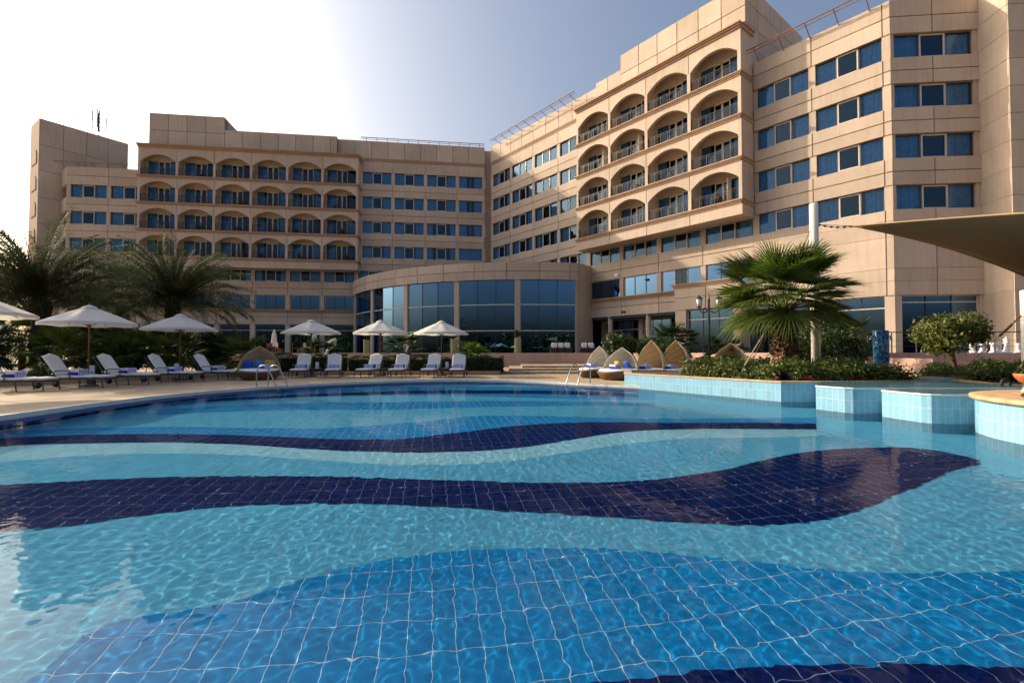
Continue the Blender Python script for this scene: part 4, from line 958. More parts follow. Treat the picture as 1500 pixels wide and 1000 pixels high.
# planter hedge: leafy mounds following the coping
hedge('ragged dark green hedge filling the raised flower bed in front of the big fan palm', [(5.75, 15.4), (6.4, 14.4), (7.3, 12.95), (8.6, 12.9), (10.3, 13.1)], 1.05, .46, .34, 15000, .045, 'hedge_leaf', 90, 'hedge', None, .075)
hedge('second row of hedge at the back of the raised flower bed', [(6.7, 16.2), (8.2, 15.0), (10.2, 14.6)], 1.5, .46, .42, 8000, .05, 'shrub_leaf', 91, 'hedge', None, .08)
hedge('low hedge in the right-hand flower bed under the round clipped tree', [(12.1, 13.6), (14.8, 13.4), (17.5, 12.8)], 1.6, .44, .32, 9000, .05, 'hedge_leaf', 92, 'hedge', None, .06)
for i, (x, y, lb) in enumerate([(15.6, 17.6, 'round clipped shrub just right of the stem of the round tree'), (17.2, 17.4, 'round clipped shrub, middle of three in front of the chess pieces'), (18.4, 17.0, 'round clipped shrub beside the white corner post, in front of the chess pieces')]):
    bush('round_shrub', lb, 'shrub', x, y, .1, (.8, .6, .5 + .06 * i), 2300, .05, 'shrub_leaf', 95 + i, None, 'round shrubs at right')
# trees on the far side of the pool, behind the viewer: the glass reflects them
for i, (x, y, rx, rz_) in enumerate([(-26, -30, 7, 3.4), (-13, -34, 7, 3.8), (0, -32, 8, 3.2), (13, -36, 7, 4.0), (27, -31, 8, 3.5), (41, -30, 8, 3.6), (-41, -28, 8, 3.6)]):
    bush('leafy_tree', 'broadleaf tree across the pool, seen only as a dark reflection in the hotel glass', 'tree', x, y, .1, (rx, 3, rz_), 2600, .42, 'shrub_leaf', 180 + i, (.2, 0, .2), 'trees mirrored in the hotel glass', 22, .5, rz_ + .5)
# magenta flowers along the coping
fr_ = random.Random(4); fb = MB()
for (a, b, cnt) in [((4.2, 16.75), (6.75, 12.15), 9), ((7.1, 12.15), (10.7, 12.4), 10), ((9.8, 12.4), (11.0, 12.7), 5)]:
    for k in range(cnt):
        u = fr_.random(); cx, cy = a[0] + (b[0] - a[0]) * u + .1, a[1] + (b[1] - a[1]) * u + .1; cz = .53 + .05 * fr_.random()
        for j in range(fr_.choice([3, 5, 7])):
            x, y, z = cx + fr_.gauss(0, .04), cy + fr_.gauss(0, .04), cz + fr_.gauss(0, .015)
            for m_ in range(5):
                q = m_ * 1.257; fb.add([(x, y, z), (x + .028 * cos(q - .5), y + .028 * sin(q - .5), z + .01), (x + .036 * cos(q), y + .036 * sin(q), z + .004), (x + .028 * cos(q + .5), y + .028 * sin(q + .5), z + .01)], [(0, 1, 2, 3)])
o = fb.build('flowers', 'flower'); tag(o, 'small magenta flowers scattered along the stone coping of the raised bed', 'flowers'); o['kind'] = 'stuff'
gb = MB()
for (cx, cy) in ((6.35, 13.9), (6.75, 13.4), (10.9, 13.1)):
    for k in range(16):
        a = fr_.uniform(0, 6.3); l = fr_.uniform(.35, .6); gb.surf([[(cx + u * l * .55 * cos(a) - .012 * sin(a) * (1 - u), cy + u * l * .55 * sin(a) + .012 * cos(a) * (1 - u), .5 + l * u - .5 * l * u * u) for u in (0, .33, .66, 1)], [(cx + u * l * .55 * cos(a) + .012 * sin(a) * (1 - u), cy + u * l * .55 * sin(a) - .012 * cos(a) * (1 - u), .5 + l * u - .5 * l * u * u) for u in (0, .33, .66, 1)]])
o = gb.build('grass_tufts', 'fan_leaf'); tag(o, 'bright green strappy tufts in the hedge of the raised bed', 'grass'); o['kind'] = 'stuff'

# ================================================================== FURNITURE
DZ = .08
def base_lounger():
    t_ = thing('sun_lounger', '', 'sun lounger')
    w = .33; f = MB()
    for s in (-1, 1):
        f.box(-.75, 1.2, s * w - .02, s * w + .02, .27, .32)
        f.bar((-.28, s * w, .32), (-.73, s * w, 1.0), .018, n=6)
        f.tube([(-.22, s * (w + .03), .30), (-.24, s * (w + .03), .52), (-.18, s * (w + .03), .56), (.18, s * (w + .03), .56), (.22, s * (w + .03), .53), (.2, s * (w + .03), .30)], .017, 0, 6)
    for x in (-.75, 1.18): f.box(x, x + .04, -w + .02, w - .02, .27, .32)
    for k in range(9): f.box(-.3 + .17 * k, -.22 + .17 * k, -w + .02, w - .02, .30, .318)
    f.bar((-.66, -w, .30), (-.6, -w, .8), .014, n=5); f.bar((-.66, w, .30), (-.6, w, .8), .014, n=5); f.build('frame', 'lounger_frame', t_)
    for (x, s) in ((1.12, -1), (1.12, 1), (.45, -1), (.45, 1)):
        l_ = MB(); l_.bar((x, s * w, .29), (x + .05, s * (w + .01), 0), .019, n=6); l_.build('leg', 'lounger_frame', t_)
    for s in (-1, 1):
        l_ = MB(); l_.bar((-.6, s * w, .29), (-.68, s * w, .1), .018, n=6); l_.build('leg', 'lounger_frame', t_)
        wl = MB(); wl.tube([(-.68, s * (w + .015), .1), (-.68, s * (w + .06), .1)], .1, 0, 14); wl.build('wheel', 'rubber', t_, True)
    # seat cushion
    def cushion(prof_len, w_, th, top=False):
        g = []; nx, ny = 14, 10
        for i in range(nx + 1):
            u = i / nx; row = []
            for k in range(ny * 2):
                a = 2 * pi * k / (ny * 2); cx_ = cos(a); sy = sin(a)
                yy = w_ * np.sign(cx_) * abs(cx_) ** .35; zz = th * .5 * np.sign(sy) * abs(sy) ** .55
                e = 1 - max(0, (abs(u - .5) - .44) / .06) ** 2 * .35
                row.append((u, yy * (e if not top else 1), zz * (1 - max(0, (abs(u - .5) - .42) / .08) ** 2 * .55)))
            g.append(row)
        return g
    mb = MB(); g = cushion(1, .31, .09); g = [[(-.28 + 1.5 * p[0], p[1], .365 + p[2] + .008 * sin(p[0] * 26)) for p in r_] for r_ in g]; mb.surf(g, 0, True); mb.f.append(tuple(range(20))); mb.m.append(0); mb.f.append(tuple(range(14 * 20, 15 * 20))); mb.m.append(0); mb.build('seat_cushion', 'cushion_cloth', t_, True)
    mb = MB(); g = cushion(1, .31, .09, True); d = Vector((-.55, 0, .84)).normalized(); nrm = Vector((.84, 0, .55)).normalized(); L_ = .82; out = []
    for r_ in g:
        row = []
        for (u, y, z) in r_:
            uu = u; 
            if u > .8: uu = .8 + (u - .8) * (1 - .55 * smooth(abs(y) / .31))      # humped top edge
            p_ = Vector((-.24, 0, .40)) + d * (L_ * uu) + nrm * (z + .03); row.append((p_.x, y, p_.z))
        out.append(row)
    mb.surf(out, 0, True); mb.f.append(tuple(range(14 * 20, 15 * 20))); mb.m.append(0); mb.f.append(tuple(range(20))); mb.m.append(0); mb.build('back_cushion', 'cushion_cloth', t_, True)
    return t_
def smooth(x): x = min(1, max(0, x)); return x * x * (3 - 2 * x)
LG = base_lounger()
TWV = MB()
for (zz, w_, yy) in ((0.0, .23, 0), (.065, .22, .01)):
    TWV.tube([(-.15, -w_ + yy, zz + .04), (-.15, w_ + yy, zz + .04)], .001, 0, 4)
    prof = [(-.15, 0), (-.17, .03), (-.15, .06), (.13, .062), (.16, .03), (.14, 0)]
    TWV.surf([[(x, -w_ + yy, zz + z) for x, z in prof], [(x, w_ + yy, zz + z) for x, z in prof]], 0, True); TWV.f.append(tuple(range(len(TWV.v) - 6, len(TWV.v)))); TWV.m.append(0); TWV.f.append(tuple(range(len(TWV.v) - 12, len(TWV.v) - 6))[::-1]); TWV.m.append(0)
TWV.v = [(x, y, z * 1.45) for x, y, z in TWV.v]
TWM = TWV.mesh('towel', 'towel_cloth')
def towel(label, x, y, z, rz):
    o = link('towel', TWM, None, (x, y, z), rz); tag(o, label, 'towel', 'striped towels folded on the loungers and daybeds')
def local(x, y, rz, dx, dy): return x + dx * cos(rz) - dy * sin(rz), y + dx * sin(rz) + dy * cos(rz)
LS = [(-14.9, 14.25, 12, 'leftmost lounger, cut off by the left edge of the photo'), (-14.35, 15.75, 8, 'second lounger from the left, just left of the second parasol pole'), (-14.0, 17.35, 4, 'third lounger from the left, just right of the second parasol pole'),
      (-13.5, 19.05, 2, 'fourth lounger from the left, in front of the slimmer date palm'), (-12.75, 20.6, -2, 'fifth lounger from the left, next to the wicker daybed'),
      (-9.95, 22.95, -78, 'lounger just left of the first parasol pole of the back row'), (-8.5, 23.1, -74, 'lounger just right of the first parasol pole of the back row'), (-6.75, 23.3, -97, 'lounger just left of the second parasol pole of the back row'),
      (-5.4, 23.4, -90, 'lounger just right of the second parasol pole of the back row'), (-3.85, 23.4, -93, 'lounger just left of the third parasol pole of the back row'), (-2.6, 23.4, -88, 'rightmost lounger of the back row')]
for i, (x, y, a, lb) in enumerate(LS):
    o = LG if i == 0 else copy_tree(LG); o.location = (x, y, DZ); o.rotation_euler = (0, 0, R(a)); o['label'] = 'white cushioned ' + lb; o['group'] = 'white loungers round the pool'
    tx, ty = local(x, y, R(a), .22, 0); towel('striped towel on the ' + lb.split(',')[0].replace('lounger just', 'lounger').replace('first parasol pole of the back row', 'first back-row parasol pole') + (', partly out of view' if i == 0 else ''), tx, ty, DZ + .41, R(a) + (0 if i < 5 else pi / 2 * 0))
def base_parasol():
    t_ = thing('parasol', '', 'parasol'); R_, z0, z1 = 1.37, 2.12, 2.66; n = 8
    mb = MB(); g = []
    for j in range(13):
        u = j / 12; row = []
        for k in range(n * 6):
            a = 2 * pi * k / (n * 6); s = (k % 6) / 6; sag = 1 - (1 - cos(pi / n)) * (1 - abs(2 * s - 1)) * .9
            rr_ = (.12 + (R_ - .12) * u) * (1 - .05 * sin(pi * s) * u); zz = z1 - (z1 - z0) * u ** 1.12 - .035 * sin(pi * s) * sin(pi * u)
            row.append((rr_ * cos(a), rr_ * sin(a), zz))
        g.append(row)
    g.append([(x * 1.005, y * 1.005, z - .07 - .015 * sin(k * pi / 3)) for k, (x, y, z) in enumerate(g[-1])])
    mb.surf(g, 0, True); mb.build('canopy', 'parasol_cloth', t_, True)
    mb = MB(); mb.surf([[(r_ * cos(2 * pi * k / 16), r_ * sin(2 * pi * k / 16), z) for k in range(16)] for r_, z in ((.03, z1 + .09), (.14, z1 + .05), (.24, z1 - .015))], 0, True); mb.build('vent_cap', 'parasol_cloth', t_, True)
    mb = MB(); mb.lathe([(.025, 0.05), (.025, z1 + .08), (.03, z1 + .1), (.02, z1 + .15), (0, z1 + .16)], 0, 10); mb.lathe([(.05, 2.0), (.05, 2.08)], 0, 10); mb.build('pole', 'wood', t_, True)
    for k in range(n):
        a = 2 * pi * k / n; mb = MB(); mb.tube([(.05 * cos(a), .05 * sin(a), z1 - .02), (R_ * .6 * cos(a), R_ * .6 * sin(a), z1 - (z1 - z0) * .6 ** 1.12 - .03), (R_ * .985 * cos(a), R_ * .985 * sin(a), z0 - .015)], .012, 0, 4)
        mb.bar((.05 * cos(a), .05 * sin(a), 2.04), (R_ * .5 * cos(a), R_ * .5 * sin(a), z1 - (z1 - z0) * .5 ** 1.12 - .04), .011, n=4); mb.build('rib', 'wood', t_)
    mb = MB(); mb.lathe([(.27, 0), (.27, .05), (.08, .09), (.045, .1), (.045, .35), (0, .35)], 0, 20); mb.build('base', 'lounger_frame', t_, False)
    return t_
PG = base_parasol()
PS = [(-13.9, 12.25, 'leftmost open white parasol, only its right edge in view at the left of the photo'), (-14.35, 16.4, 'open white parasol between the second and third loungers, largest in view'), (-13.8, 20.1, 'open white parasol between the fourth and fifth loungers, in front of the slimmer date palm'),
      (-9.8, 23.6, 'open white parasol over the back-row pair of loungers nearest the daybed'), (-6.5, 23.9, 'open white parasol over the middle back-row pair of loungers'), (-3.55, 24.3, 'open white parasol over the right-hand back-row pair of loungers')]
for i, (x, y, lb) in enumerate(PS):
    o = PG if i == 0 else copy_tree(PG); o.location = (x, y, DZ); o.rotation_euler = (0, 0, i * .37); o['label'] = lb; o['group'] = 'open white parasols'
def base_table():
    t_ = thing('side_table', '', 'side table'); mb = MB(); mb.box(-.24, .24, -.24, .24, .36, .39); mb.build('table_top', 'lounger_frame', t_, bevel=.006)
    for x in (-.2, .2):
        for y in (-.2, .2): mb = MB(); mb.bar((x, y, 0), (x, y, .36), .015, n=5); mb.build('leg', 'lounger_frame', t_)
    return t_
TG = base_table()
cd = MB(); cd.box(-.012, .012, -.075, .075, 0.02, .31); cd.box(-.05, .05, -.08, .08, 0, .02)
CM = cd.mesh('menu_card', 'card')
def tmark():
    mb = MB(); mb.box(.0125, .0135, -.03, .03, .04, .10); return mb.mesh('printed_band', 'blue_cloth')
TM = tmark()
TS = [(-14.55, 16.75, 1, 'second and third loungers'), (-13.7, 19.75, 1, 'fourth and fifth loungers'), (-9.35, 23.15, 1, 'back-row loungers nearest the daybed'), (-6.1, 23.4, 0, 'middle back-row loungers'), (-3.2, 23.5, 1, 'right-hand back-row loungers'), (-12.6, 21.6, 0, 'fifth lounger and the wicker daybed')]
for i, (x, y, card, lb) in enumerate(TS):
    o = TG if i == 0 else copy_tree(TG); o.location = (x, y, DZ); o.rotation_euler = (0, 0, .2 * i); o['label'] = 'small dark square table between the ' + lb; o['group'] = 'dark side tables'
    if card: c = link('menu_card', CM, None, (x + .05, y - .05, DZ + .39), R(-70 if i > 1 else -40)); tag(c, 'white upright card stand on the side table between the ' + lb, 'card', 'card stands on the side tables'); link('printed_band', TM, c)
# wicker daybeds with folding hoods
def daybed(label, x, y, a, cloth, W_=.8, H=1.15, fold=1.62, cushions=True, nrib=5):
    t_ = thing('daybed', label, 'daybed', (x, y, DZ), R(a), 'wicker daybeds with cloth hoods')
    mb = MB(); N_ = 40
    def ring(s, z, dip=0): return [((.95 * s) * cos(q), (W_ * s) * sin(q), z - dip * max(0, cos(q)) ** 2) for q in np.linspace(0, 2 * pi, N_, endpoint=False)]
    mb.surf([ring(.72, 0), ring(.86, .1), ring(.98, .3, .03), ring(1.0, .40, .06), ring(.93, .42, .06), ring(.9, .3)], 0, True); mb.add(ring(.9, .3), [tuple(range(N_))]); mb.build('wicker_base', 'wicker', t_, True)
    mb = MB(); mb.surf([ring(.90, .33), ring(.93, .38, .03), ring(.88, .45, .04), ring(.5, .475, .01)], 0, True); mb.add(ring(.5, .475, .01), [tuple(range(N_))]); mb.build('mattress', 'cushion_cloth', t_, True)
    # hood: pointed hoops fanned about the side pivots
    g = []; m_ = 26; K = 6 * nrib
    for i in range(K + 1):
        th = .12 + (fold - .12) * i / K; bel = .955 + .045 * abs(cos(pi * i / 6)); row = []
        for j in range(m_ + 1):
            t = -1 + 2 * j / m_; h = H * (1 - abs(t) ** 1.9) ** .62 * (1 + .10 * max(0, 1 - 4 * abs(t))) * .93 ; yy = W_ * .99 * t
            hh = max(h, .02) * bel; row.append((-.05 - hh * cos(th) * .86, yy * (bel if abs(t) < .95 else 1), .36 + hh * sin(th)))
        g.append(row)
    mb = MB(); mb.surf(g); o = mb.build('hood', cloth, t_, True); s_ = o.modifiers.new('thick', 'SOLIDIFY'); s_.thickness = .012
    rb = MB()
    for i in range(0, K + 1, 6): rb.tube(g[i], .014, 0, 5)
    rb.build('hood_frame', cloth, t_)
    return t_
def pillow(label, mat, x, y, z, a, tilt=.9, s=.22):
    mb = MB(); g = []
    for i in range(9):
        u = -1 + i / 4; row = []
        for k in range(16):
            q = 2 * pi * k / 16; c_, s_ = cos(q), sin(q); row.append((s * 1.15 * np.sign(c_) * abs(c_) ** .6 * (1 - .25 * (abs(u) ** 6)), s * u, .075 * (1 - abs(u) ** 3) * s_))
        g.append(row)
    mb.surf(g, 0, True); o = mb.build('cushion', mat, None, True, (x, y, z), 0); o.rotation_euler = (0, -tilt, R(a)); tag(o, label, 'cushion', 'loose cushions on the daybeds')
daybed('wicker daybed with pleated golden hood, facing the pool beside the left ladder', -10.75, 20.6, -62, 'daybed_cloth', .85, 1.12, 1.2)
for lb, mm, dx, dy in (('dark blue cushion, left on the daybed beside the left ladder', 'blue_cloth', -.25, -.42), ('teal cushion, middle of three on the daybed beside the left ladder', 'teal_cloth', -.3, 0), ('yellow cushion, right of three on the daybed beside the left ladder', 'yellow_cloth', -.25, .4)):
    px_, py_ = local(-10.75, 20.6, R(-62), dx, dy); pillow(lb, mm, px_, py_, DZ + .62, -62, .95, .2)
px_, py_ = local(-10.75, 20.6, R(-62), .25, .25); towel('blue and white striped towel on the daybed beside the left ladder', px_, py_, DZ + .47, R(-20))
DB = [(3.85, 22.3, 215, 'daybed_cloth_pale', .72, 1.08, 1.35, 'leftmost of the row of daybeds, with a narrow pale hood'), (4.5, 20.4, 222, 'daybed_cloth_pale', .88, 1.0, 1.35, 'second daybed of the row from the left, with wide pale hood and loose cushions'),
      (5.8, 20.6, 222, 'daybed_cloth', .68, 1.3, 1.4, 'third of the row of daybeds from the left, with a tall tan hood'), (6.85, 20.6, 222, 'daybed_cloth', .70, 1.3, 1.4, 'fourth of the row of daybeds, with a tall tan hood, nearest the raised bed'), (9.6, 21.3, 238, 'daybed_cloth', .85, 1.2, 1.45, 'tan-hooded daybed mostly hidden behind the hedge of the raised bed')]
for i, (x, y, a, mm, w_, h_, fd, lb) in enumerate(DB):
    daybed(lb, x, y, a, mm, w_, h_, fd)
    if i < 4: qx, qy = local(x, y, R(a), .3, .05); towel('blue and white striped towel on the ' + lb.split(',')[0], qx, qy, DZ + .47, R(a + 90))
qx, qy = local(4.5, 20.4, R(222), -.15, .35); pillow('blue cushion on the second daybed of the right-hand row', 'blue_cloth', qx, qy, DZ + .6, 205, .9, .19)
qx, qy = local(4.5, 20.4, R(222), -.15, -.1); pillow('yellow cushion on the second daybed of the right-hand row', 'yellow_cloth', qx, qy, DZ + .6, 205, .9, .19)
# pool ladders
def ladder(label, x, y, a, gap=.5, reach=1.0):
    t_ = thing('pool_ladder', label, 'pool ladder', (x, y, DZ), R(a), 'steel pool ladders')
    for s in (0, gap):
        p_ = catmull([(0, s, 0), (0, s, .45), (.08, s, .62), (.26, s, .70), (.42, s, .64), (.62, s, .38), (.80, s, .05), (.86, s, -.15), (.88, s, -.9)], 5)
        mb = MB(); mb.tube(p_, .022, 0, 10); mb.build('handrail', 'steel', t_, True)
    for z in (-.25, -.5, -.75): mb = MB(); mb.box(.80, .90, .0, gap, z, z + .03); mb.build('tread', 'steel', t_)
    return t_
ladder('steel pool ladder at the left rim in front of the golden daybed', -8.62, 16.35, -18)
ladder('steel pool ladder at the far right rim beside the raised bed', 2.55, 18.45, 228)
# poles and sail
def pole(name, label, x, y, z0, z1, r_, cat='pole'):
    t_ = thing(name, label, cat, (x, y, 0), 0, 'white posts of the shade sail'); mb = MB(); mb.lathe([(r_, z0), (r_, z1), (r_ * .9, z1 + .02), (0, z1 + .025)], 0, 24); mb.build('post', 'white_post', t_, True)
    mb = MB(); mb.lathe([(r_ * 1.6, z0), (r_ * 1.6, z0 + .03), (r_, z0 + .05)], 0, 20); mb.build('foot_plate', 'steel', t_); return t_
p1 = pole('sail_post', 'tall white sail post behind the big fan palm', 9.8, 15.6, .45, 6.03, .13)
p2 = pole('sail_post', 'short white sail post at the right edge of the photo', 11.75, 11.05, .44, 2.62, .085)
def eye(parent, z, dx, dy): mb = MB(); mb.box(-.02 + dx * .1, .02 + dx * .16, -.02, .02, z - .06, z + .06); mb.build('eye_plate', 'steel', parent)
eye(p1, 5.36, 1, 0); eye(p2, 2.3, 1, 0)
SA = np.array(at_y(1248, 331, 13.8)); SB = np.array([18.5, 6.0, 4.6]); SC = np.array(at_y(1565, 442, 14.5)); SD = np.array([8.1, 5.0, 2.86])
mb = MB(); N_ = 30; g = []
# four-cornered hypar sail A(tip)-D(back high)-B(front high)-C(low), concave edges
def edge(p, q, t, s): 
    m_ = p + (q - p) * t; c = (SA + SB + SC + SD) / 4; return m_ + (c - m_) * s * 4 * t * (1 - t)
for i in range(N_ + 1):
    u = i / N_; row = []
    for j in range(N_ + 1):
        v = j / N_
        P_ = (1 - v) * edge(SA, SC, u, .16) + v * edge(SD, SB, u, .16) + (1 - u) * edge(SA, SD, v, .015) + u * edge(SC, SB, v, .10) - ((1 - u) * (1 - v) * SA + u * (1 - v) * SC + (1 - u) * v * SD + u * v * SB)
        row.append(tuple(P_ + np.array([0, 0, .02 * sin(u * 9 + v * 4)])))
    g.append(row)
mb.surf(g); sl = thing('shade_sail', 'large tan shade sail stretched from the white posts over the right edge', 'shade sail')
o = mb.build('sail_cloth', 'sail_cloth', sl, True); s_ = o.modifiers.new('thick', 'SOLIDIFY'); s_.thickness = .006
rb = MB(); rb.tube([tuple(r_[0]) for r_ in g], .018, 0, 6); rb.tube(list(g[0]), .018, 0, 6); rb.tube(list(g[-1]), .018, 0, 6); rb.build('edge_rope', 'sail_cloth', sl, True)
ch = MB(); a_ = Vector((9.8 + .13, 15.6, 5.36)); b_ = Vector(SA)
for k in range(16):
    u = k / 16; p_ = a_.lerp(b_, u + .03) - Vector((0, 0, .06 * sin(pi * u))); q = a_.lerp(b_, u + .055) - Vector((0, 0, .06 * sin(pi * u))); ch.bar(p_, q, .016 if k % 3 else .035, n=5)
ch.bar(a_, b_ - Vector((0, 0, 0.0)), .010, n=5); ch.build('chain', 'iron', sl)
cb = MB(); q0 = Vector((11.65, 11.05, 2.05)); q1 = Vector((13.05 * .985, 14.0, .55)); cb.bar(q0, q0.lerp(q1, .12), .014, n=6); cb.bar(q0.lerp(q1, .12), q0.lerp(q1, .28), .03, 0, 8); cb.bar(q0.lerp(q1, .28), q1, .008, n=5); tag(cb.build('guy_cable', 'wood'), 'guy cable with turnbuckle running down from the short white post into the right-hand bed', 'cable')
cb = MB(); q0 = Vector((9.66, 15.58, 5.15)); q1 = Vector((7.9, 16.2, .6)); cb.bar(q0, q0.lerp(q1, .08), .014, n=6); cb.bar(q0.lerp(q1, .08), q0.lerp(q1, .25), .035, 0, 8); cb.bar(q0.lerp(q1, .25), q1, .009, n=5); tag(cb.build('guy_cable', 'wood'), 'guy cable with turnbuckle behind the big fan palm, fixed to the tall white post', 'cable')
stk = MB(); stk.bar(at_y(1087, 541, 13.6), at_y(1119, 488, 14.2), .018, n=6); tag(stk.build('prop_pole', 'pale_stub'), 'thin pale prop pole leaning against the big fan palm', 'pole')
# mosaic shower
sh = thing('shower_column', 'blue mosaic shower column with two steel shower heads behind the raised bed', 'shower', (11.45, 15.0, .2))
mb = MB(); mb.lathe([(.205, 0), (.205, 1.68), (.19, 1.70), (0, 1.70)], 0, 32); mb.build('column', 'mosaic', sh, True)
for s in (-1, 1): mb = MB(); mb.tube([(s * .2, 0, 1.5), (s * .27, 0, 1.53), (s * .31, 0, 1.48)], .022, 0, 8); mb.lathe([(.02, 0), (.05, -.05), (.05, -.06), (0, -.06)], 0, 12, (s * .31, 0, 1.48)); mb.build('shower_head', 'steel', sh, True)
# street lamp
lp_ = thing('street_lamp', 'ornate black two-armed street lamp behind the big fan palm', 'street lamp', (9.1, 22.3, -.33))
mb = MB(); mb.lathe([(.16, 0), (.16, .3), (.09, .4), (.06, .6), (.045, 3.9), (.07, 3.95), (.035, 4.05), (.02, 4.3), (0, 4.4)], 0, 14); mb.build('post', 'iron', lp_, True)
for s in (-1, 1):
    mb = MB(); mb.tube(catmull([(0, 0, 3.55), (s * .2, 0, 3.38), (s * .38, 0, 3.45), (s * .45, 0, 3.6)], 5), .02, 0, 6); mb.tube([(s * (.2 + .09 * cos(q)), 0, 3.52 + .09 * sin(q)) for q in np.linspace(0, 5.5, 14)], .014, 0, 5); mb.build('arm', 'iron', lp_, True)
    la = MB(); la.lathe([(.03, 0), (.10, .04), (.12, .06), (.11, .07), (.09, .075)], 0, 12); la.lathe([(.17, .42), (.14, .47), (.07, .53), (.03, .56), (.03, .61), (0, .63)], 0, 12)
    for k in range(6): q = k * pi / 3; la.bar((.10 * cos(q), .10 * sin(q), .06), (.155 * cos(q), .155 * sin(q), .43), .008, n=4)
    la_ = la.build('lantern', 'iron', lp_, False, (s * .45, 0, 3.6)); gl = MB(); gl.lathe([(.09, .07), (.145, .42), (0, .43)], 0, 12); gl.build('lamp_glass', 'lantern_glass', la_, True)
# chess pieces on the terrace at right
def chess(label, x, y, s, kind, mat):
    P_ = {'pawn': [(.2, 0), (.2, .06), (.16, .09), (.09, .2), (.07, .3), (.12, .33), (.07, .35), (.11, .42), (.09, .49), (0, .52)],
          'queen': [(.22, 0), (.22, .07), (.17, .11), (.10, .28), (.08, .5), (.14, .54), (.08, .57), (.13, .7), (.09, .73), (.05, .76), (.05, .8), (0, .82)],
          'king': [(.22, 0), (.22, .07), (.17, .11), (.10, .28), (.08, .52), (.15, .57), (.08, .6), (.14, .76), (.03, .8), (.03, .9), (0, .9)],
          'rook': [(.2, 0), (.2, .06), (.16, .1), (.10, .2), (.10, .42), (.15, .46), (.15, .56), (.1, .56), (.1, .5), (0, .5)]}[kind]
    s *= .84
    mb = MB(); mb.lathe([(r_ * s, z * s) for r_, z in P_], 0, 20)
    if kind == 'king': mb.box(-.06 * s, .06 * s, -.015, .015, .83 * s, .86 * s)
    tag(mb.build('chess_piece', mat, None, True, (x, y, TZ + .0)), label, 'chess piece', 'giant chess pieces on the terrace')
yc = 23.2
for px, kd, mm, lb, s in ((1389, 'pawn', 'white_plastic', 'small white giant chess pawn farthest left of the pieces', .5), (1424, 'rook', 'white_plastic', 'white giant chess piece left of the railing post', 1.15), (1438.5, 'queen', 'white_plastic', 'white giant chess piece with a pointed top, second of the larger ones', 1.0), (1447, 'queen', 'black_plastic', 'black giant chess piece behind the second white one', 1.0),
                          (1455, 'rook', 'white_plastic', 'white giant chess piece in the middle of the group', 1.15), (1463, 'pawn', 'white_plastic', 'white giant chess pawn just left of the steel railing post', 1.15), (1469, 'pawn', 'black_plastic', 'black giant chess pawn beside the tallest white piece', 1.1), (1474, 'king', 'white_plastic', 'tallest white giant chess piece, near the white corner post', 1.1), (1491.5, 'pawn', 'white_plastic', 'white giant chess pawn partly hidden by the white corner post', 1.2)):
    p_ = at_y(px, 512, yc + (.6 if mm[0] == 'b' else 0)); chess(lb, p_[0], p_[1], s, kd, mm)
# steel railing on the terrace wall
rl = thing('terrace_railing', 'steel railing with dark top rail on the terrace wall at right', 'railing'); mb = MB()
pp = [at_y(px, 514, y_) for px, y_ in ((1225, 22.4), (1271, 22.3), (1306, 22.25), (1342, 22.2), (1418, 22.05), (1457, 21.95), (1510, 21.9))]
mb.tube([(x, y, TZ + 1.0) for x, y, z in pp], .025, 0, 6); mb.build('top_rail', 'iron', rl)
for x, y, z in pp: mb = MB(); mb.bar((x, y, TZ + .05), (x, y, TZ + .98), .03, n=8); mb.build('post', 'steel', rl)
mb = MB()
for h_ in (.35, .62): mb.tube([(x, y, TZ + h_) for x, y, z in pp], .007, 0, 4)
mb.build('cable', 'iron', rl)
# flower pot on the plinth
fp = thing('flower_pot', 'terracotta pot of red flowers on a white foot on the round plinth', 'flower pot', (8.12, 7.6, .58))
mb = MB(); mb.lathe([(.06, .0), (.10, .02), (.05, .1), (.06, .14)], 0, 16); mb.build('foot', 'coping_white', fp, True)
mb = MB(); mb.lathe([(.05, .14), (.12, .17), (.17, .24), (.19, .29), (.17, .30), (.15, .26), (0, .25)], 0, 20); mb.build('pot', 'terracotta', fp, True)
P_, N_ = blob_points(420, (0, 0, .36), (.2, .2, .14), np.random.RandomState(5), 8); v, f = leaves(P_, N_, .035, np.random.RandomState(6)); link('foliage', fast_mesh('foliage', v, f, 'shrub_leaf'), fp)
P_, N_ = blob_points(26, (0, 0, .38), (.22, .22, .15), np.random.RandomState(8), 8, .9); v, f = leaves(P_, N_, .03, np.random.RandomState(9), .9); link('blossoms', fast_mesh('blossoms', v, f, 'flower'), fp)
dr = MB(); dr.lathe([(.0, .0), (.17, .0), (.19, .02), (.17, .05), (.05, .06), (0, .06)], 0, 18); tag(dr.build('dark_dish', 'iron', None, True, (7.35, 6.75, .582)), 'dark shallow dish in front of the flower pot on the plinth', 'dish')
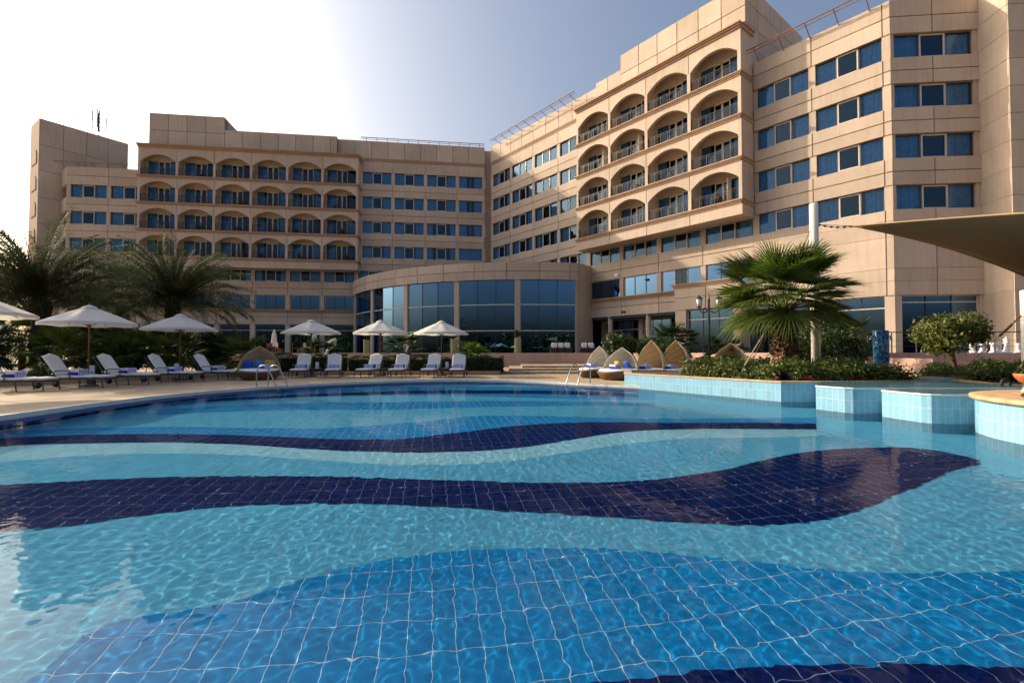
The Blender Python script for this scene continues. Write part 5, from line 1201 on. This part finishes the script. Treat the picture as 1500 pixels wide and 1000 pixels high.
# terrace furniture in front of the rotunda
def base_chair():
    t_ = thing('wicker_chair', '', 'chair'); mb = MB(); mb.box(-.33, .33, -.33, .33, .05, .32); mb.box(-.33, .33, .22, .33, .32, .72); mb.box(-.33, -.23, -.33, .22, .32, .52); mb.box(.23, .33, -.33, .22, .32, .52); mb.build('wicker_shell', 'dark_wicker', t_, bevel=.02)
    for x in (-.28, .28):
        for y in (-.28, .28): mb = MB(); mb.box(x - .02, x + .02, y - .02, y + .02, 0, .05); mb.build('foot', 'iron', t_)
    mb = MB(); mb.box(-.22, .22, -.32, .2, .32, .42); mb.build('seat_cushion', 'dark_cloth', t_, bevel=.03); return t_
CG = base_chair(); cpm = MB(); cpm.box(-.22, .22, -.07, .07, 0, .42); CPM = cpm.mesh('cushion', 'cushion_cloth')
for i, (px, lb) in enumerate([(812, 'leftmost'), (821.5, 'second'), (831, 'third'), (856, 'fourth'), (866, 'fifth'), (898, 'sixth'), (908, 'rightmost')]):
    p_ = at_y(px, 515, 37.5); o = CG if i == 0 else copy_tree(CG); o.location = (p_[0], 37.5, TZ); o['label'] = lb + ' dark wicker chair in the row behind the terrace wall'; o['group'] = 'wicker chairs on the terrace'
    c = link('cushion', CPM, None, (p_[0], 37.55, TZ + .42)); c.modifiers.new('b', 'BEVEL').width = .05; c.rotation_euler = (-.15, 0, 0); tag(c, 'white square cushion on the ' + lb + ' wicker chair of the terrace row', 'cushion', 'white cushions on the terrace chairs')
for i, (px, Y_, lb) in enumerate([(537, 46, 'left of the middle parasol pole'), (665, 44, 'behind the right-hand back parasol'), (758.5, 43, 'in front of a hall column, standing alone')]):
    p_ = at_y(px, 515, Y_); t_ = thing('topiary_planter', 'tall olive planter with a dark clipped ball, ' + lb, 'planter', (p_[0], Y_, TZ), 0, 'olive planters with topiary')
    mb = MB(); mb.lathe([(.28, 0), (.30, .05), (.30, 1.25), (.34, 1.3), (.30, 1.3), (0, 1.25)], 0, 20); mb.build('pot', 'planter_glaze', t_, True)
    P_, N_ = blob_points(900, (0, 0, 1.75), (.42, .42, .42), np.random.RandomState(i), 18, .8); v, f = leaves(P_, N_, .06, np.random.RandomState(6)); link('foliage', fast_mesh('foliage', v, f, 'shrub_leaf'), t_)
for i, (px, Y_, lb) in enumerate([(401.5, 42, 'left'), (461, 42, 'right')]):
    p_ = at_y(px, 515, Y_); t_ = thing('closed_parasol', lb + ' of two closed grey-white parasols on the terrace by the left wing', 'parasol', (p_[0], Y_, TZ), 0, 'closed parasols')
    mb = MB(); mb.lathe([(.03, 0), (.03, 2.0)], 0, 8); mb.build('pole', 'wood', t_); mb = MB(); mb.surf([[(r_ * (1 + .25 * cos(6 * q)) * cos(q), r_ * (1 + .25 * cos(6 * q)) * sin(q), z) for q in np.linspace(0, 2 * pi, 36, endpoint=False)] for r_, z in ((.03, 2.1), (.14, 1.7), (.22, .95), (.2, .6))], 0, True); mb.build('cover', 'parasol_cloth', t_, True)
# wooden chairs and table on the left terrace
def base_dining():
    t_ = thing('wooden_chair', '', 'chair'); mb = MB(); mb.box(-.22, .22, -.22, .22, .42, .46); mb.build('seat', 'wood', t_); mb = MB(); mb.box(-.22, .22, .19, .22, .55, .9); mb.build('backrest', 'wood', t_)
    for x in (-.2, .2):
        for y in (-.2, .2): mb = MB(); mb.box(x - .02, x + .02, y - .02, y + .02, 0, .42 if y < 0 else .9); mb.build('leg', 'wood', t_)
    return t_
WG = base_dining()
for i, (px, a, lb) in enumerate([(395, .5, 'left of the left closed parasol'), (409, 2.5, 'right of the left closed parasol'), (443, -.6, 'left of the right closed parasol'), (432, 1.9, 'between the two closed parasols')]):
    p_ = at_y(px, 515, 41); o = WG if i == 0 else copy_tree(WG); o.location = (p_[0], 41, TZ); o.rotation_euler = (0, 0, a); o['label'] = 'brown wooden chair on the terrace, ' + lb; o['group'] = 'wooden terrace chairs'
# balcony guests and furniture
def person(label, loc, rz, shirt):
    J = {'pelvis': (0, 0, .48), 'waist': (0, -.01, .62), 'chest': (0, .0, .85), 'neck': (0, .01, 1.0), 'head': (0, .03, 1.14), 'crown': (0, .02, 1.24)}
    V = [J[k] for k in ('pelvis', 'waist', 'chest', 'neck', 'head', 'crown')]; E = [(i, i + 1) for i in range(5)]; RD = [.14, .12, .15, .06, .095, .06]
    for s in (-1, 1):
        b = len(V); V += [(s * .10, .02, .47), (s * .14, .44, .50), (s * .14, .46, .07), (s * .14, .58, .04), (s * .19, .0, .93), (s * .25, .08, .70), (s * .17, .3, .64), (s * .14, .38, .65)]
        E += [(0, b), (b, b + 1), (b + 1, b + 2), (b + 2, b + 3), (2, b + 4), (b + 4, b + 5), (b + 5, b + 6), (b + 6, b + 7)]; RD += [.10, .075, .05, .04, .06, .045, .035, .03]
    me = bpy.data.meshes.new('person'); me.from_pydata(V, E, []); me.materials.append(M[shirt]); o = link('person', me, None, loc, rz); sk = o.modifiers.new('skin', 'SKIN')
    for d_, r_ in zip(me.skin_vertices[0].data, RD): d_.radius = (r_, r_)
    me.skin_vertices[0].data[0].use_root = True; o.modifiers.new('s', 'SUBSURF').render_levels = 2; tag(o, label, 'person')
    h = MB(); h.lathe([(.0, .12), (.07, .10), (.105, .02), (.10, -.05), (.07, -.09)], 0, 12, (0, .0, 1.17)); h.build('hair', 'dark_cloth', o, True)
def wpt(parent, x, y, z): return parent.matrix_basis @ Vector((x, y, z)) if False else (Matrix.Translation(parent.location) @ Matrix.Rotation(parent.rotation_euler.z, 4, 'Z')) @ Vector((x, y, z))
ang = RW.rotation_euler.z
person('person in dark red-brown clothes sitting on the lowest right balcony of the right wing', wpt(RW, -2.4, .95, L0), ang + 2.6, 'dark_cloth')
bc_n = 0
def base_bchair():
    t_ = thing('balcony_chair', '', 'chair'); mb = MB(); mb.box(-.24, .24, -.24, .24, .38, .44); mb.build('seat', 'dark_wicker', t_); mb = MB(); mb.box(-.24, .24, .2, .25, .45, .88); mb.build('backrest', 'dark_wicker', t_)
    for x in (-.21, .21):
        for y in (-.21, .21): mb = MB(); mb.box(x - .02, x + .02, y - .02, y + .02, 0, .38); mb.build('leg', 'iron', t_)
    return t_
BG_ = base_bchair(); FL = ['lowest', 'second', 'third', 'top']; rr = random.Random(3)
for wing, x0, nb, nm in ((LW, -17.7, 6, 'left'), (RW, -17.72, 4, 'right')):
    for k in range(4):
        for b in range(nb):
            if rr.random() < .55 and not (wing is RW and k == 0 and b == 3):
                q = wpt(wing, x0 + b * BAY + rr.uniform(1.0, 3.2), .95, L0 + FH * k); o = BG_ if bc_n == 0 else copy_tree(BG_); bc_n += 1
                o.location = q; o.rotation_euler = (0, 0, wing.rotation_euler.z + rr.uniform(-1.2, 1.2)); o['group'] = 'chairs on the balconies'
                o['label'] = 'dark wicker chair on the %s-floor balcony of the %s wing, bay %d from its left end' % (FL[k], nm, b + 1) if False else 'dark wicker balcony chair, %s wing, %s balcony row, %s bay from the left' % (nm, FL[k], ['first', 'second', 'third', 'fourth', 'fifth', 'sixth'][b])
q = wpt(RW, -2.4, .95, L0); o = copy_tree(BG_); o.location = q; o.rotation_euler = (0, 0, ang + 2.6 + pi); o['label'] = 'dark wicker chair under the seated person on the lowest right balcony'; o['group'] = 'chairs on the balconies'
# small wall lights, cameras
for px, py, par, lb in ((904, 403, None, 'small floodlight on the wall above the arcade of the right wing'), (913, 457, None, 'black loudspeaker under the arcade ledge of the right wing')):
    mb = MB(); mb.box(-.2, .2, -.15, .1, -.12, .12); mb.box(-.05, .05, .1, .5, -.03, .03); p_ = at_y(px, py, 47.3 if py < 420 else 48.5); tag(mb.build('wall_lamp', 'lantern_glass' if py < 420 else 'iron', None, False, p_, ang, .02), lb, 'lamp')
